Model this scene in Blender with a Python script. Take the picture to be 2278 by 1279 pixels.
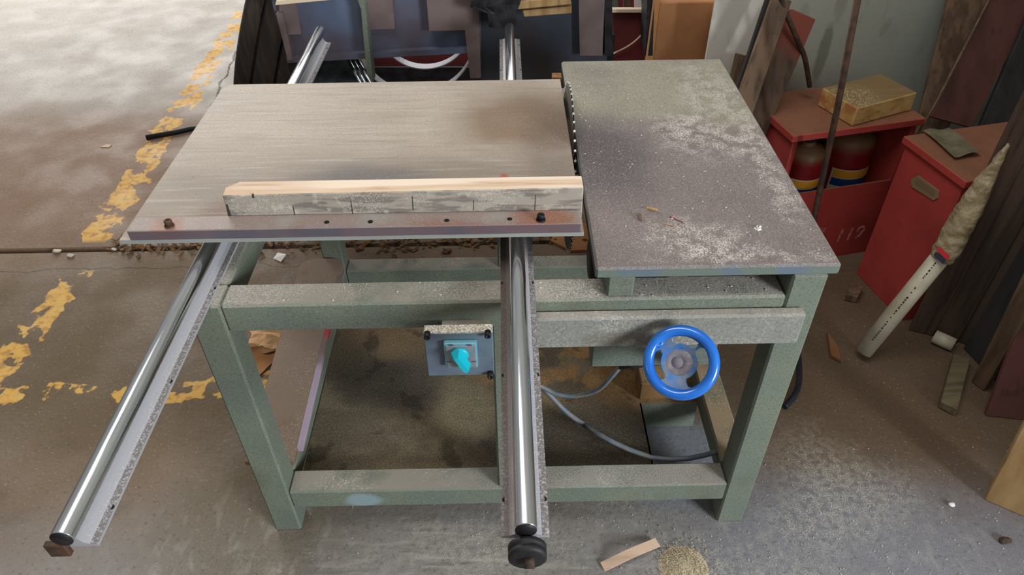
import bpy, bmesh, math, random
from mathutils import Vector, Matrix, noise
random.seed(7)
for o in list(bpy.data.objects): bpy.data.objects.remove(o)
S = bpy.context.scene
COL = S.collection
# ------------------------------------------------------------------ camera
W, H = 2278, 1279
CX, CY, F = W/2, H/2, 1591.26
R = ((0.99982936, 0.01797585, -0.0042559), (-0.01486536, 0.64616348, -0.76305424), (-0.01096655, 0.7629873, 0.64632044))
CAM = Vector((0, 0, 1.5))
cd = bpy.data.cameras.new('camera'); cam = bpy.data.objects.new('camera', cd); COL.objects.link(cam)
cd.sensor_width = 36; cd.lens = F/W*36; cd.clip_start = .02
cam.matrix_world = Matrix.Translation(CAM) @ Matrix(R).to_4x4()
S.camera = cam
# ------------------------------------------------------------------ light
S.view_settings.view_transform = 'Standard'; S.view_settings.look = 'None'
S.view_settings.gamma = 1; S.view_settings.use_curve_mapping = False
S.view_settings.exposure = 0.0
w = bpy.data.worlds.new('world'); S.world = w; w.use_nodes = True
nt = w.node_tree; bg = nt.nodes['Background']
tc = nt.nodes.new('ShaderNodeTexCoord'); sp = nt.nodes.new('ShaderNodeSeparateXYZ'); nt.links.new(tc.outputs['Generated'], sp.inputs[0])
rp = nt.nodes.new('ShaderNodeValToRGB'); nt.links.new(sp.outputs['Z'], rp.inputs[0])
e = rp.color_ramp.elements; e[0].position = 0.0; e[0].color = (.20, .21, .23, 1); e[1].position = 1; e[1].color = (.66, .64, .60, 1)
k = e.new(.12); k.color = (.55, .58, .62, 1); k = e.new(.45); k.color = (.80, .80, .80, 1)
# the hall is darker towards the left, brighter towards the open side on the right
mr = nt.nodes.new('ShaderNodeMapRange'); nt.links.new(sp.outputs['X'], mr.inputs[0]); mr.inputs[1].default_value = -.9; mr.inputs[2].default_value = .9; mr.inputs[3].default_value = .50; mr.inputs[4].default_value = 1.0
vm = nt.nodes.new('ShaderNodeVectorMath'); vm.operation = 'SCALE'; nt.links.new(rp.outputs[0], vm.inputs[0]); nt.links.new(mr.outputs[0], vm.inputs['Scale'])
nt.links.new(vm.outputs[0], bg.inputs[0]); bg.inputs[1].default_value = 0.62

def area(name, loc, target, sx, sy, power, col):
    d = bpy.data.lights.new(name, 'AREA'); d.shape = 'RECTANGLE'; d.size = sx; d.size_y = sy; d.energy = power; d.color = col
    o = bpy.data.objects.new(name, d); COL.objects.link(o); o.location = loc
    o.rotation_euler = (Vector(target)-Vector(loc)).to_track_quat('-Z', 'Y').to_euler(); return o
area('doorway_light', (3.3, -2.2, 1.75), (.1, 1.1, .5), 1.3, 1.2, 255, (.88, .95, 1.0))
area('far_door_light', (-3.6, 7.0, 2.6), (-1.9, 3.6, 0), 3.0, 2.6, 250, (1.0, .97, .94))
area('rod_reflection_light', (-1.5, 9.6, 3.4), (-.2, 1.3, .8), 7.0, 2.2, 130, (1.0, .98, .95))  # added unseen area light, gives the chrome rods something bright to reflect
area('skylight', (-.6, .9, 3.9), (.1, 1.5, 0), 2.6, .7, 56, (1.0, .98, .95))

# ------------------------------------------------------------------ helpers
def at(px, py, X=None, Y=None, Z=None):
    c = Vector((px-CX, -(py-CY), -F)); d = Matrix(R) @ c
    if Z is not None: t = (Z-CAM.z)/d.z
    elif Y is not None: t = (Y-CAM.y)/d.y
    else: t = (X-CAM.x)/d.x
    return CAM + d*t

def lin(c):
    return tuple((v/255/12.92 if v/255 <= .04045 else ((v/255+.055)/1.055)**2.4) for v in c) + (1,)

class MT:
    def __init__(s, name, base, rough=.7, metal=0, spec=.4, coat=0):
        s.m = bpy.data.materials.new(name); s.m.use_nodes = True; s.t = s.m.node_tree; s.b = s.t.nodes['Principled BSDF']
        s.b.inputs['Roughness'].default_value = rough; s.b.inputs['Metallic'].default_value = metal
        s.b.inputs['Specular IOR Level'].default_value = spec; s.b.inputs['Coat Weight'].default_value = coat
        g = s.t.nodes.new('ShaderNodeNewGeometry'); s.pos = g.outputs['Position']; s.nor = g.outputs['Normal']
        c = s.t.nodes.new('ShaderNodeRGB'); c.outputs[0].default_value = lin(base); s.c = c.outputs[0]; s.l(s.c, s.b.inputs['Base Color'])
    def l(s, a, b): s.t.links.new(a, b)
    def math(s, op, a, b=None):
        n = s.t.nodes.new('ShaderNodeMath'); n.operation = op
        for i, v in enumerate((a, b)):
            if v is None: continue
            if isinstance(v, (int, float)): n.inputs[i].default_value = v
            else: s.l(v, n.inputs[i])
        return n.outputs[0]
    def rng(s, v, lo, hi):
        n = s.t.nodes.new('ShaderNodeMapRange'); n.interpolation_type = 'SMOOTHSTEP'; s.l(v, n.inputs[0]); n.inputs[1].default_value = lo; n.inputs[2].default_value = hi; return n.outputs[0]
    def vec(s, stretch=(1, 1, 1), off=(0, 0, 0), rot=0):
        n = s.t.nodes.new('ShaderNodeMapping'); s.l(s.pos, n.inputs[0]); n.inputs['Scale'].default_value = stretch; n.inputs['Location'].default_value = off; n.inputs['Rotation'].default_value = (0, 0, rot); return n.outputs[0]
    def N(s, scale, lo=.4, hi=.6, stretch=(1, 1, 1), detail=3, off=(0, 0, 0), rot=0):
        n = s.t.nodes.new('ShaderNodeTexNoise'); s.l(s.vec(stretch, off, rot), n.inputs['Vector']); n.inputs['Scale'].default_value = scale; n.inputs['Detail'].default_value = detail
        return s.rng(n.outputs[0], lo, hi)
    def UP(s, lo=.6, hi=.9):
        n = s.t.nodes.new('ShaderNodeSeparateXYZ'); s.l(s.nor, n.inputs[0]); return s.rng(n.outputs[2], lo, hi)
    def FACE(s, ax, sign=1, lo=.6, hi=.9):
        n = s.t.nodes.new('ShaderNodeSeparateXYZ'); s.l(s.nor, n.inputs[0]); return s.rng(s.math('MULTIPLY', n.outputs[ax], sign), lo, hi)
    def REG(s, c, r, soft=.4, wob=.5, ws=6):
        # soft blob round c, radii r, with an uneven edge
        n = s.t.nodes.new('ShaderNodeVectorMath'); n.operation = 'SUBTRACT'; s.l(s.pos, n.inputs[0]); n.inputs[1].default_value = c
        d = s.t.nodes.new('ShaderNodeVectorMath'); d.operation = 'DIVIDE'; s.l(n.outputs[0], d.inputs[0]); d.inputs[1].default_value = r
        q = s.t.nodes.new('ShaderNodeVectorMath'); q.operation = 'LENGTH'; s.l(d.outputs[0], q.inputs[0])
        k = s.t.nodes.new('ShaderNodeTexNoise'); s.l(s.pos, k.inputs['Vector']); k.inputs['Scale'].default_value = ws; k.inputs['Detail'].default_value = 6
        v = s.math('ADD', q.outputs['Value'], s.math('MULTIPLY', s.math('SUBTRACT', k.outputs[0], .5), wob*2))
        return s.math('SUBTRACT', 1, s.rng(v, 1-soft, 1+soft))
    def inv(s, a): return s.math('SUBTRACT', 1, a)
    def mul(s, *a):
        r = a[0]
        for b in a[1:]: r = s.math('MULTIPLY', r, b)
        return r
    def mix(s, color, mask):
        n = s.t.nodes.new('ShaderNodeMix'); n.data_type = 'RGBA'
        if isinstance(mask, (int, float)): n.inputs[0].default_value = mask
        else: s.l(mask, n.inputs[0])
        s.l(s.c, n.inputs[6]); n.inputs[7].default_value = lin(color); s.c = n.outputs[2]; s.l(s.c, s.b.inputs['Base Color']); return s
    def sock(s, name, mask, a, b):
        n = s.t.nodes.new('ShaderNodeMapRange'); s.l(mask, n.inputs[0]); n.inputs[3].default_value = a; n.inputs[4].default_value = b; s.l(n.outputs[0], s.b.inputs[name]); return s
    def bump(s, scale=60, strength=.3, dist=.002, stretch=(1, 1, 1), detail=4):
        n = s.t.nodes.new('ShaderNodeTexNoise'); s.l(s.vec(stretch), n.inputs['Vector']); n.inputs['Scale'].default_value = scale; n.inputs['Detail'].default_value = detail
        b = s.t.nodes.new('ShaderNodeBump'); b.inputs['Strength'].default_value = strength; b.inputs['Distance'].default_value = dist; s.l(n.outputs[0], b.inputs['Height']); s.l(b.outputs[0], s.b.inputs['Normal']); return s

def dusty(name, base, dust=(150, 143, 132), amount=.85, rough=.75, speck=(205, 198, 188), var=None, spec=.3):
    m = MT(name, base, rough, 0, spec)
    if var: m.mix(var, m.mul(m.N(9, .35, .7), .7))
    m.mix(tuple(int(v*.72) for v in base), m.mul(m.N(240, .5, .68, detail=2), .55))
    m.mix(dust, m.mul(m.UP(), amount, m.N(14, .2, .55)))
    m.mix(speck, m.mul(m.UP(), m.N(330, .56, .66, detail=2), m.N(8, .35, .65), .8))
    m.mix(tuple(int(v*1.25) for v in dust), m.mul(m.N(420, .58, .68, detail=2), .22))
    return m.bump(260, .25, .001)

def plainm(name, base, rough=.6, metal=0, var=None, scale=12, spec=.4, bump=None, coat=0, stretch=(1, 1, 1)):
    m = MT(name, base, rough, metal, spec, coat)
    if var: m.mix(var, m.N(scale, .35, .68, stretch=stretch, detail=5))
    if bump: m.bump(*bump)
    return m

# ------------------------------------------------------------------ mesh helpers
def box(bm, x0, x1, y0, y1, z0, z1, bev=0, seg=1):
    vs = [bm.verts.new(p) for p in ((x0, y0, z0), (x1, y0, z0), (x1, y1, z0), (x0, y1, z0), (x0, y0, z1), (x1, y0, z1), (x1, y1, z1), (x0, y1, z1))]
    fs = [bm.faces.new([vs[i] for i in f]) for f in ((0, 3, 2, 1), (4, 5, 6, 7), (0, 1, 5, 4), (1, 2, 6, 5), (2, 3, 7, 6), (3, 0, 4, 7))]
    if bev:
        es = list({e for f in fs for e in f.edges}); bmesh.ops.bevel(bm, geom=es, offset=bev, segments=seg, affect='EDGES', profile=.5)
    return vs
def hexa(bm, q0, q1, bev=0):
    """solid between two quads"""
    a = [bm.verts.new(p) for p in q0]; b = [bm.verts.new(p) for p in q1]
    fs = [bm.faces.new(a[::-1]), bm.faces.new(b)] + [bm.faces.new((a[i], a[(i+1) % len(a)], b[(i+1) % len(a)], b[i])) for i in range(len(a))]
    bmesh.ops.recalc_face_normals(bm, faces=fs)
    if bev: bmesh.ops.bevel(bm, geom=list({e for f in fs for e in f.edges}), offset=bev, segments=1, affect='EDGES', profile=.5)
def prism(bm, pts, d, bev=0):
    d = Vector(d); hexa(bm, [Vector(p) for p in pts], [Vector(p)+d for p in pts], bev)
def frames(path):
    path = [Vector(p) for p in path]; out = []; up = None
    for i, p in enumerate(path):
        t = (path[min(i+1, len(path)-1)]-path[max(i-1, 0)]).normalized()
        if up is None: up = t.cross(Vector((0, 0, 1)) if abs(t.z) < .9 else Vector((1, 0, 0))).normalized()
        else: up = (up-t*up.dot(t)).normalized()
        out.append((p, up, t.cross(up)))
    return out
def tube(bm, path, r, n=16, cap=True):
    rings = []
    for i, (p, a, b) in enumerate(frames(path)):
        rr = r[i] if isinstance(r, (list, tuple)) else r
        rings.append([bm.verts.new(p+(a*math.cos(2*math.pi*k/n)+b*math.sin(2*math.pi*k/n))*rr) for k in range(n)])
    for u, v in zip(rings, rings[1:]):
        for k in range(n): f = bm.faces.new((u[k], u[(k+1) % n], v[(k+1) % n], v[k])); f.smooth = True
    if cap:
        bm.faces.new(rings[0][::-1]); bm.faces.new(rings[-1])
    return rings
def lathe(bm, prof, o, ax, n=32, a0=0, a1=2*math.pi):
    """profile of (radius, height) round axis ax from o"""
    ax = Vector(ax).normalized(); u = ax.orthogonal().normalized(); v = ax.cross(u); o = Vector(o); rings = []
    for r, h in prof:
        rings.append([bm.verts.new(o+ax*h+(u*math.cos(2*math.pi*k/n)+v*math.sin(2*math.pi*k/n))*max(r, 1e-5)) for k in range(n)])
    for p, q in zip(rings, rings[1:]):
        for k in range(n): f = bm.faces.new((p[k], p[(k+1) % n], q[(k+1) % n], q[k])); f.smooth = True
def smooth_path(pts, n=8):
    pts = [Vector(p) for p in pts]; out = []
    for i in range(len(pts)-1):
        p0 = pts[max(i-1, 0)]; p1 = pts[i]; p2 = pts[i+1]; p3 = pts[min(i+2, len(pts)-1)]
        for k in range(n):
            t = k/n; out.append(.5*((2*p1)+(-p0+p2)*t+(2*p0-5*p1+4*p2-p3)*t*t+(-p0+3*p1-3*p2+p3)*t**3))
    out.append(pts[-1]); return out
def rough_up(bm, amp, sc, seed=0):
    for v in bm.verts:
        v.co += Vector(noise.noise_vector(v.co*sc+Vector((seed, seed, 0))))*amp
def grid_box(bm, x0, x1, y0, y1, z0, z1, c):
    box(bm, x0, x1, y0, y1, z0, z1); bmesh.ops.subdivide_edges(bm, edges=bm.edges[:], cuts=c, use_grid_fill=True)

USED = []
def put(name, bm, mat, parent=None, mod=None):
    me = bpy.data.meshes.new(name)
    bmesh.ops.recalc_face_normals(bm, faces=bm.faces[:])
    base = WORLD(parent) if parent else None
    if base is None:
        xs = [v.co for v in bm.verts]; c = sum(xs, Vector())/len(xs); base = Vector((c.x, c.y, min(v.z for v in xs))); loc = base
    else: loc = Vector()
    for v in bm.verts: v.co -= base
    bm.to_mesh(me); bm.free()
    o = bpy.data.objects.new(name, me); COL.objects.link(o); o.location = loc
    if parent: o.parent = parent
    me.materials.append(mat.m if isinstance(mat, MT) else mat)
    return o
def WORLD(o):
    p = Vector(o.location)
    while o.parent: o = o.parent; p += Vector(o.location)
    return p
def tag(o, label, cat, group=None, kind=None):
    o['label'] = label
    o['category'] = cat
    if group: o['group'] = group
    if kind: o['kind'] = kind
    return o
def thing(name, loc, label, cat, group=None):
    o = bpy.data.objects.new(name, None); COL.objects.link(o); o.location = loc; o.empty_display_size = .05; return tag(o, label, cat, group)
def struct(name, bm, mat):
    o = put(name, bm, mat); o['kind'] = 'structure'; return o
def B(): return bmesh.new()
def boxpart(name, mat, parent, *a, **k):
    bm = B(); box(bm, *a, **k); return put(name, bm, mat, parent)

# ------------------------------------------------------------------ materials
steel_green = dusty('painted_green_steel', (110, 116, 101), (150, 142, 130), var=(98, 108, 99))
steel_green.mix((84, 84, 70), steel_green.mul(steel_green.N(5, .52, .72), .6)).mix((132, 152, 156), steel_green.mul(steel_green.REG((-.33, .91, .115), (.045, .02, .022), .3, .5, 25), .8))
for c_, r_ in (((.30, .94, .70), (.36, .05, .02)), ((.22, .94, .15), (.30, .05, .02)), ((-.45, 1.3, .7), (.12, .5, .02))):
    steel_green.mix((196, 190, 184), steel_green.mul(steel_green.UP(), steel_green.REG(c_, r_, .5, .6, 14), steel_green.N(520, .44, .62, detail=3), .8))
mt = MT('saw_top_plate', (148, 142, 124), .62, .0, .35)
# right worktop: olive grey steel, purple-grey towards the front, sawdust drifts
mt.mix((124, 112, 109), mt.REG((.33, 1.10, .765), (.40, .33, 1), .25, .35, 5))
mt.mix((76, 68, 72), mt.mul(mt.REG((.17, 1.26, .765), (.12, .16, 1), .5, .4, 7), .8))
mt.mix((90, 82, 82), mt.mul(mt.N(5, .45, .75, off=(3, 1, 0)), .5))
mt.mix((88, 80, 78), mt.mul(mt.N(380, .5, .62, detail=2), .6))
mt.mix((172, 165, 155), mt.mul(mt.N(420, .55, .66, detail=2), .5))
for c, r in (((.44, 1.34, .765), (.11, .08, 1)), ((.38, 1.40, .765), (.07, .05, 1)), ((.32, .99, .765), (.09, .05, 1)), ((.36, .955, .765), (.08, .025, 1)), ((.51, 1.25, .765), (.03, .2, 1)), ((.48, 1.55, .765), (.07, .15, 1)), ((.38, .935, .765), (.12, .015, 1))):
    mt.mix((200, 192, 184), mt.mul(mt.REG(c, r, .6, .9, 16), mt.N(420, .40, .62, detail=4), mt.N(34, .38, .58, detail=6), .8))
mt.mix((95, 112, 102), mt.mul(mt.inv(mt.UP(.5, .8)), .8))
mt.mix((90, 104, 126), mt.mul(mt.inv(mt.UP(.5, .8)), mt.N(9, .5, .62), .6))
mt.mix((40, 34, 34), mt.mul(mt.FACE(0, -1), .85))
mt.bump(300, .25, .001); top_mat = mt
mt = MT('sliding_plate_steel', (172, 158, 142), .6, .0, .35)
mt.mix((130, 116, 102), mt.mul(mt.REG((-.2, 1.13, .775), (.55, .15, 1), .5, .5, 5), .75)).mix((118, 84, 64), mt.mul(mt.REG((-.50, 1.07, .775), (.07, .05, 1), .5, .5, 12), .75)).mix((150, 136, 120), mt.mul(mt.N(5, .42, .68, stretch=(.7, 1.3, 1)), .5))  # timber block's cast shadow deepened in the colour, then a rust stain
mt.mix((116, 106, 97), mt.mul(mt.N(60, .48, .7, stretch=(.12, 1.9, 1), detail=6, rot=.12), .32))
mt.mix((182, 174, 164), mt.mul(mt.N(70, .52, .7, stretch=(.1, 1.8, 1), detail=3, off=(2, 4, 0), rot=-.15), .5))
mt.mix((116, 88, 58), mt.mul(mt.REG((.04, 1.42, .775), (.15, .13, 1), .5, .5, 7), .85))
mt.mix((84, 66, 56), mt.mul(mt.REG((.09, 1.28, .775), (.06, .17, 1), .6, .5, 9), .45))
mt.mix((70, 72, 80), mt.mul(mt.REG((-.27, 1.17, .775), (.14, .06, 1), .6, .5, 8), .6))
mt.mix((128, 84, 68), mt.mul(mt.REG((-.25, 1.115, .775), (.2, .02, 1), .6, .4, 8), .6))
mt.mix((66, 68, 76), mt.mul(mt.REG((.06, 1.14, .775), (.07, .025, 1), .6, .4, 9), .7))
mt.mix((170, 70, 60), mt.mul(mt.REG((-.005, 1.185, .775), (.008, .012, 1), .3, .3, 60), .8))
mt.mix((206, 200, 188), mt.mul(mt.N(420, .64, .70, detail=1), .4))
mt.mix((96, 90, 84), mt.mul(mt.N(420, .5, .62, detail=2), .35))
mt.mix((142, 150, 148), mt.mul(mt.inv(mt.UP(.5, .8)), .7))
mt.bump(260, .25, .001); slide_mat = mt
mt = MT('fence_steel', (140, 124, 116), .55, 0, .4)
mt.mix((136, 98, 84), mt.mul(mt.N(11, .5, .65, stretch=(.6, 2, 1)), .7)).mix((150, 148, 142), mt.mul(mt.N(9, .5, .7, off=(5, 5, 5)), .6))
mt.mix((142, 84, 54), mt.mul(mt.REG((.062, 1.015, .79), (.05, .03, 1), .6, .5, 30), .7)).mix((150, 90, 58), mt.mul(mt.REG((-.585, 1.015, .79), (.03, .03, 1), .6, .5, 30), .6))
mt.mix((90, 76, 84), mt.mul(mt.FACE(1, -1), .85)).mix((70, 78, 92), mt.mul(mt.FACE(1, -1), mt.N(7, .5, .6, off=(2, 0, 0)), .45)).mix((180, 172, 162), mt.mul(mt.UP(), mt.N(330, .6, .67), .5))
mt.bump(150, .3, .001); fence_mat = mt
chrome = plainm('chrome', (225, 228, 232), .13, 1.0); chrome.sock('Roughness', chrome.N(20, .3, .7, stretch=(8, .3, 8)), .12, .26)
rail_mat = MT('cast_rail_support', (158, 156, 160), .5, .0, .5)
rail_mat.mix((96, 88, 84), rail_mat.mul(rail_mat.UP(.975, .998), rail_mat.N(300, .30, .52, detail=3), .85)).mix((186, 182, 176), rail_mat.mul(rail_mat.UP(.4, .8), rail_mat.N(420, .58, .66, detail=2), .8))
rail_mat.mix((74, 54, 42), rail_mat.mul(rail_mat.UP(.4, .8), rail_mat.REG((-.006, 1.0, .70), (.011, .62, 1), .3, .3, 14), .75)).bump(220, .3, .001)  # centre rail's left half: brown sawdust with the rod's shadow coloured in
rust = plainm('rusty_steel', (92, 66, 50), .75, .3, (60, 48, 42), 40, bump=(200, .4, .001))
dark_steel = plainm('dark_steel', (52, 50, 54), .5, .6, (36, 34, 36), 30, bump=(150, .3, .001))
black = plainm('black_hollow', (8, 8, 8), .9)
blade_mat = plainm('blade_steel', (60, 55, 52), .35, .8, (38, 34, 33), 60); carbide = plainm('carbide_tip', (200, 196, 186), .4, .3)
plate_dusty = dusty('grey_primer_plate', (128, 128, 121), (156, 148, 138), .9)
plate_dusty.mix((186, 180, 170), plate_dusty.mul(plate_dusty.N(7, .45, .7), plate_dusty.N(260, .5, .62), .6)).mix((92, 84, 72), plate_dusty.mul(plate_dusty.REG((.2, .9, .62), (.07, 1, .02), .5, .6, 20), .6))  # dark patch at the end: handwheel's cast shadow put into the colour
blue = plainm('glossy_blue_enamel', (14, 96, 190), .22, 0, (22, 110, 200), 20, spec=.6, coat=.6)
hub_mat = MT('dusty_hub', (112, 106, 114), .8, 0); hub_mat.mix((150, 134, 118), hub_mat.mul(hub_mat.N(90, .5, .66), .5)).mix((60, 88, 120), hub_mat.mul(hub_mat.N(40, .56, .7), .5)).bump(200, .5, .001)
switch_plate = MT('blue_grey_plate', (96, 112, 122), .5, 0, .4)
switch_plate.mix((86, 94, 110), switch_plate.N(14, .4, .7)).mix((170, 160, 142), switch_plate.mul(switch_plate.UP(), .9)).mix((230, 222, 204), switch_plate.mul(switch_plate.UP(), switch_plate.N(300, .46, .56), .9)).bump(160, .2, .001)
teal = plainm('teal_plastic', (10, 172, 190), .35, 0, spec=.5); face_grey = plainm('switch_face', (140, 140, 146), .45, .3, (120, 132, 136), 60)
cable_mat = plainm('grey_blue_cable', (92, 108, 122), .5, 0, (120, 116, 108), 50)
mt = MT('sawdust_shelf', (106, 94, 76), .9)
mt.mix((140, 126, 100), mt.mul(mt.N(6, .44, .62, stretch=(1, 1.6, 1), detail=6, rot=.5), .8)).mix((52, 50, 50), mt.mul(mt.REG((-.27, 1.28, .1), (.18, .11, 1), .6, .6, 6), .7))
mt.mix((176, 132, 82), mt.mul(mt.REG((.24, 1.36, .1), (.28, .16, 1), .4, .8, 7), mt.N(16, .40, .52, detail=6), .95)).mix((66, 56, 48), mt.mul(mt.REG((.15, 1.08, .1), (.25, .10, 1), .4, .5, 7), .8)).mix((150, 120, 84), mt.mul(mt.REG((-.2, 1.5, .1), (.3, .12, 1), .5, .6, 7), .6)).mix((34, 30, 27), mt.mul(mt.N(12, .56, .66, off=(9, 2, 0)), .6))
mt.mix((170, 156, 122), mt.mul(mt.REG((-.13, 1.21, .1), (.07, .11, 1), .6, .7, 12), .5))
mt.mix((60, 52, 42), mt.mul(mt.N(260, .48, .6, detail=3), .5)).mix((186, 168, 130), mt.mul(mt.N(320, .58, .66), .4)).bump(120, .5, .003); shelf_mat = mt

def wood(name, a, b, scale=30, stretch=(.15, 1.5, 1.5), rough=.7, bump=.3):
    m = MT(name, a, rough, 0, .3); m.mix(b, m.mul(m.N(scale, .38, .64, stretch=stretch, detail=6), .9)).mix(tuple(int(v*.7) for v in b), m.mul(m.N(scale*2, .58, .7, stretch=stretch, detail=6), .5)); return m.bump(scale*3, bump, .001, stretch)
block_top = wood('fresh_sawn_timber', (230, 210, 188), (204, 174, 144), 26, (.12, 1.8, 1.5))
block_top.mix((150, 142, 132), block_top.mul(block_top.FACE(1, -1, .5, .8), .9)).mix((112, 104, 98), block_top.mul(block_top.FACE(1, -1, .5, .8), block_top.N(60, .46, .6, stretch=(.3, 1, 1.6), detail=8), .8)).mix((204, 196, 182), block_top.mul(block_top.FACE(1, -1, .5, .8), block_top.N(500, .5, .62), block_top.N(12, .45, .62), .5))
block_top.mix((196, 188, 172), block_top.mul(block_top.FACE(1, -1, .5, .8), block_top.N(50, .55, .68, off=(4, 4, 4), detail=5), .6))
plank_pale = wood('pale_plank', (176, 144, 100), (142, 108, 68), 14, (1.5, .3, .2))
plank_dark = wood('dark_plank', (92, 74, 62), (68, 54, 46), 22, (1.5, 1.5, .1))
plank_mid = wood('brown_plank', (116, 92, 72), (84, 66, 52), 22, (1.5, 1.5, .12))
plank_red = wood('red_brown_panel', (98, 60, 56), (78, 50, 46), 10, (1.5, 1.5, .15), bump=.1)
plank_paintred = wood('red_painted_plank', (92, 70, 54), (70, 53, 42), 22, (1.5, 1.5, .15)); plank_paintred.mix((132, 66, 52), plank_paintred.mul(plank_paintred.REG((.92, 2.03, .74), (.16, .3, .10), .25, .5, 9), .85))
plank_black = wood('blackened_board', (58, 54, 54), (44, 42, 44), 14, (1.5, 1.5, .2), bump=.15)
offcut = wood('dusty_offcut', (110, 98, 74), (86, 76, 58), 40)
dusty_plank = dusty('dusty_board', (118, 96, 80), (132, 112, 96), .9, speck=(176, 160, 140), var=(150, 128, 104))
lilac = MT('lilac_edge', (120, 100, 96), .8); lilac.mix((172, 152, 168), lilac.REG((-.48, 1.14, .16), (.1, .14, .1), .3, .5, 14)).mix((170, 56, 54), lilac.mul(lilac.REG((-.48, 1.40, .18), (.1, .04, .1), .3, .3, 20), 1.0))
card = plainm('cardboard', (178, 128, 84), .9, 0, (160, 112, 72), 10, bump=(60, .2, .001))
card_orange = plainm('orange_cardboard', (166, 116, 76), .85, 0, (150, 102, 66), 6)
red_paint = MT('dusty_red_paint', (182, 68, 62), .65, 0, .35)
red_paint.mix((162, 60, 54), red_paint.N(5, .4, .65)).mix((134, 92, 68), red_paint.mul(red_paint.UP(), .92)).mix((120, 84, 64), red_paint.mul(red_paint.UP(), red_paint.N(12, .45, .65), .6)).mix((120, 74, 58), red_paint.mul(red_paint.N(60, .55, .7, detail=5), .4)).bump(120, .15, .001)
red_gloss = plainm('extinguisher_red', (140, 26, 32), .4, 0, (116, 22, 26), 8, spec=.4)
red_gloss.mix((138, 108, 76), red_gloss.mul(red_gloss.REG((1.05, 1.95, .43), (1, 1, .065), .35, .15, 14), .85)).mix((138, 108, 76), red_gloss.mul(red_gloss.UP(.2, .6), .9))
yellow_l = plainm('yellow_label', (226, 160, 48), .6); blue_l = plainm('blue_label', (34, 62, 116), .6); cream = plainm('cream_paint', (214, 196, 168), .7)
white_pvc = plainm('dusty_pvc', (196, 188, 166), .45, 0, (176, 166, 142), 14); ink = plainm('print_ink', (40, 40, 38), .8)
wrap = plainm('crumpled_plastic', (170, 154, 122), .4, 0, (128, 110, 80), 26, bump=(55, 1, .008), stretch=(1, 1, 2))
felt = plainm('grey_felt', (164, 156, 130), .95, 0, (142, 132, 106), 30, bump=(200, .5, .002))
white_plastic = plainm('white_scrap', (224, 220, 216), .6)
mt = MT('tyre_rubber', (44, 38, 35), .85, 0, .25); mt.mix((66, 56, 48), mt.mul(mt.N(20, .4, .7, stretch=(3, .5, .5)), .7)).bump(40, .4, .004, (4, .4, .4)); rubber = mt
mt = MT('blued_steel', (92, 104, 128), .45, 0, .5); mt.mix((84, 74, 84), mt.mul(mt.N(3.2, .42, .6, off=(1, 2, 3)), .9)).mix((74, 64, 64), mt.mul(mt.N(5, .5, .7), .6)).bump(90, .15, .001); blued = mt
brown_steel = plainm('brown_scale_steel', (116, 100, 98), .55, 0, (98, 84, 82), 9, bump=(80, .2, .001))
deep_red = plainm('deep_red_steel', (120, 52, 52), .6, 0, (92, 44, 44), 6)
bright_strip = plainm('bright_strip', (186, 184, 190), .4, .5)
polished = plainm('polished_tube', (190, 196, 202), .18, 1, (120, 124, 128), 30, stretch=(6, .5, .5))
sawdust = plainm('sawdust', (206, 190, 160), .95, 0, (176, 160, 132), 200, bump=(300, .8, .003))
leafy = plainm('leaf_litter', (120, 84, 48), .95, 0, (76, 56, 34), 60, bump=(80, .9, .006))

# floor
mt = MT('workshop_concrete', (116, 97, 79), .78, 0, .35)
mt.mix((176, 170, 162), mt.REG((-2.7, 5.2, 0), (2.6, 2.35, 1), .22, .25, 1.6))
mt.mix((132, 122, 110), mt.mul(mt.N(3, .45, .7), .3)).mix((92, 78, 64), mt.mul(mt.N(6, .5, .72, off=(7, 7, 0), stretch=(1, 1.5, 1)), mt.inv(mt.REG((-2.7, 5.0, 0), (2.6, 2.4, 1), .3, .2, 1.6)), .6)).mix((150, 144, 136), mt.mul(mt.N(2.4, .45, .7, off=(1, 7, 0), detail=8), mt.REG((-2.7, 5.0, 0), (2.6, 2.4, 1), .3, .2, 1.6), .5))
mt.mix((124, 98, 78), mt.mul(mt.REG((-2.0, 2.5, 0), (1.1, .55, 1), .4, .5, 2.5), .8))
mt.mix((94, 78, 56), mt.mul(mt.REG((-1.15, 1.55, 0), (.75, .42, 1), .35, .3, 3), .85))
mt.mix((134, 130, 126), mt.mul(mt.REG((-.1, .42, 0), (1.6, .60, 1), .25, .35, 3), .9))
mt.mix((116, 116, 124), mt.mul(mt.REG((.85, .75, 0), (.55, .30, 1), .35, .4, 4), .8))
mt.mix((96, 84, 62), mt.mul(mt.REG((-.62, .98, 0), (.22, .28, 1), .5, .6, 6), .7))
mt.mix((92, 73, 55), mt.mul(mt.REG((1.15, 1.45, 0), (.7, .45, 1), .3, .4, 4), .85))
mt.mix((172, 164, 152), mt.mul(mt.N(26, .5, .66, stretch=(.35, 2.6, 1), detail=5, rot=-.9), mt.REG((-.1, .62, 0), (.5, .28, 1), .4, .5, 5), .6)).mix((80, 74, 70), mt.mul(mt.N(26, .52, .68, stretch=(.35, 2.6, 1), detail=5, rot=-.9, off=(3, 3, 0)), mt.REG((-.1, .62, 0), (.5, .28, 1), .4, .5, 5), .5))
mt.mix((158, 152, 144), mt.mul(mt.N(38, .5, .7, stretch=(1, .5, 1), detail=5), mt.REG((.1, .45, 0), (1.4, .6, 1), .3, .3, 3), .45))
mt.mix((200, 192, 180), mt.mul(mt.N(560, .58, .68, detail=2), mt.REG((.35, .7, 0), (1.0, .42, 1), .5, .6, 5), .5))
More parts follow.
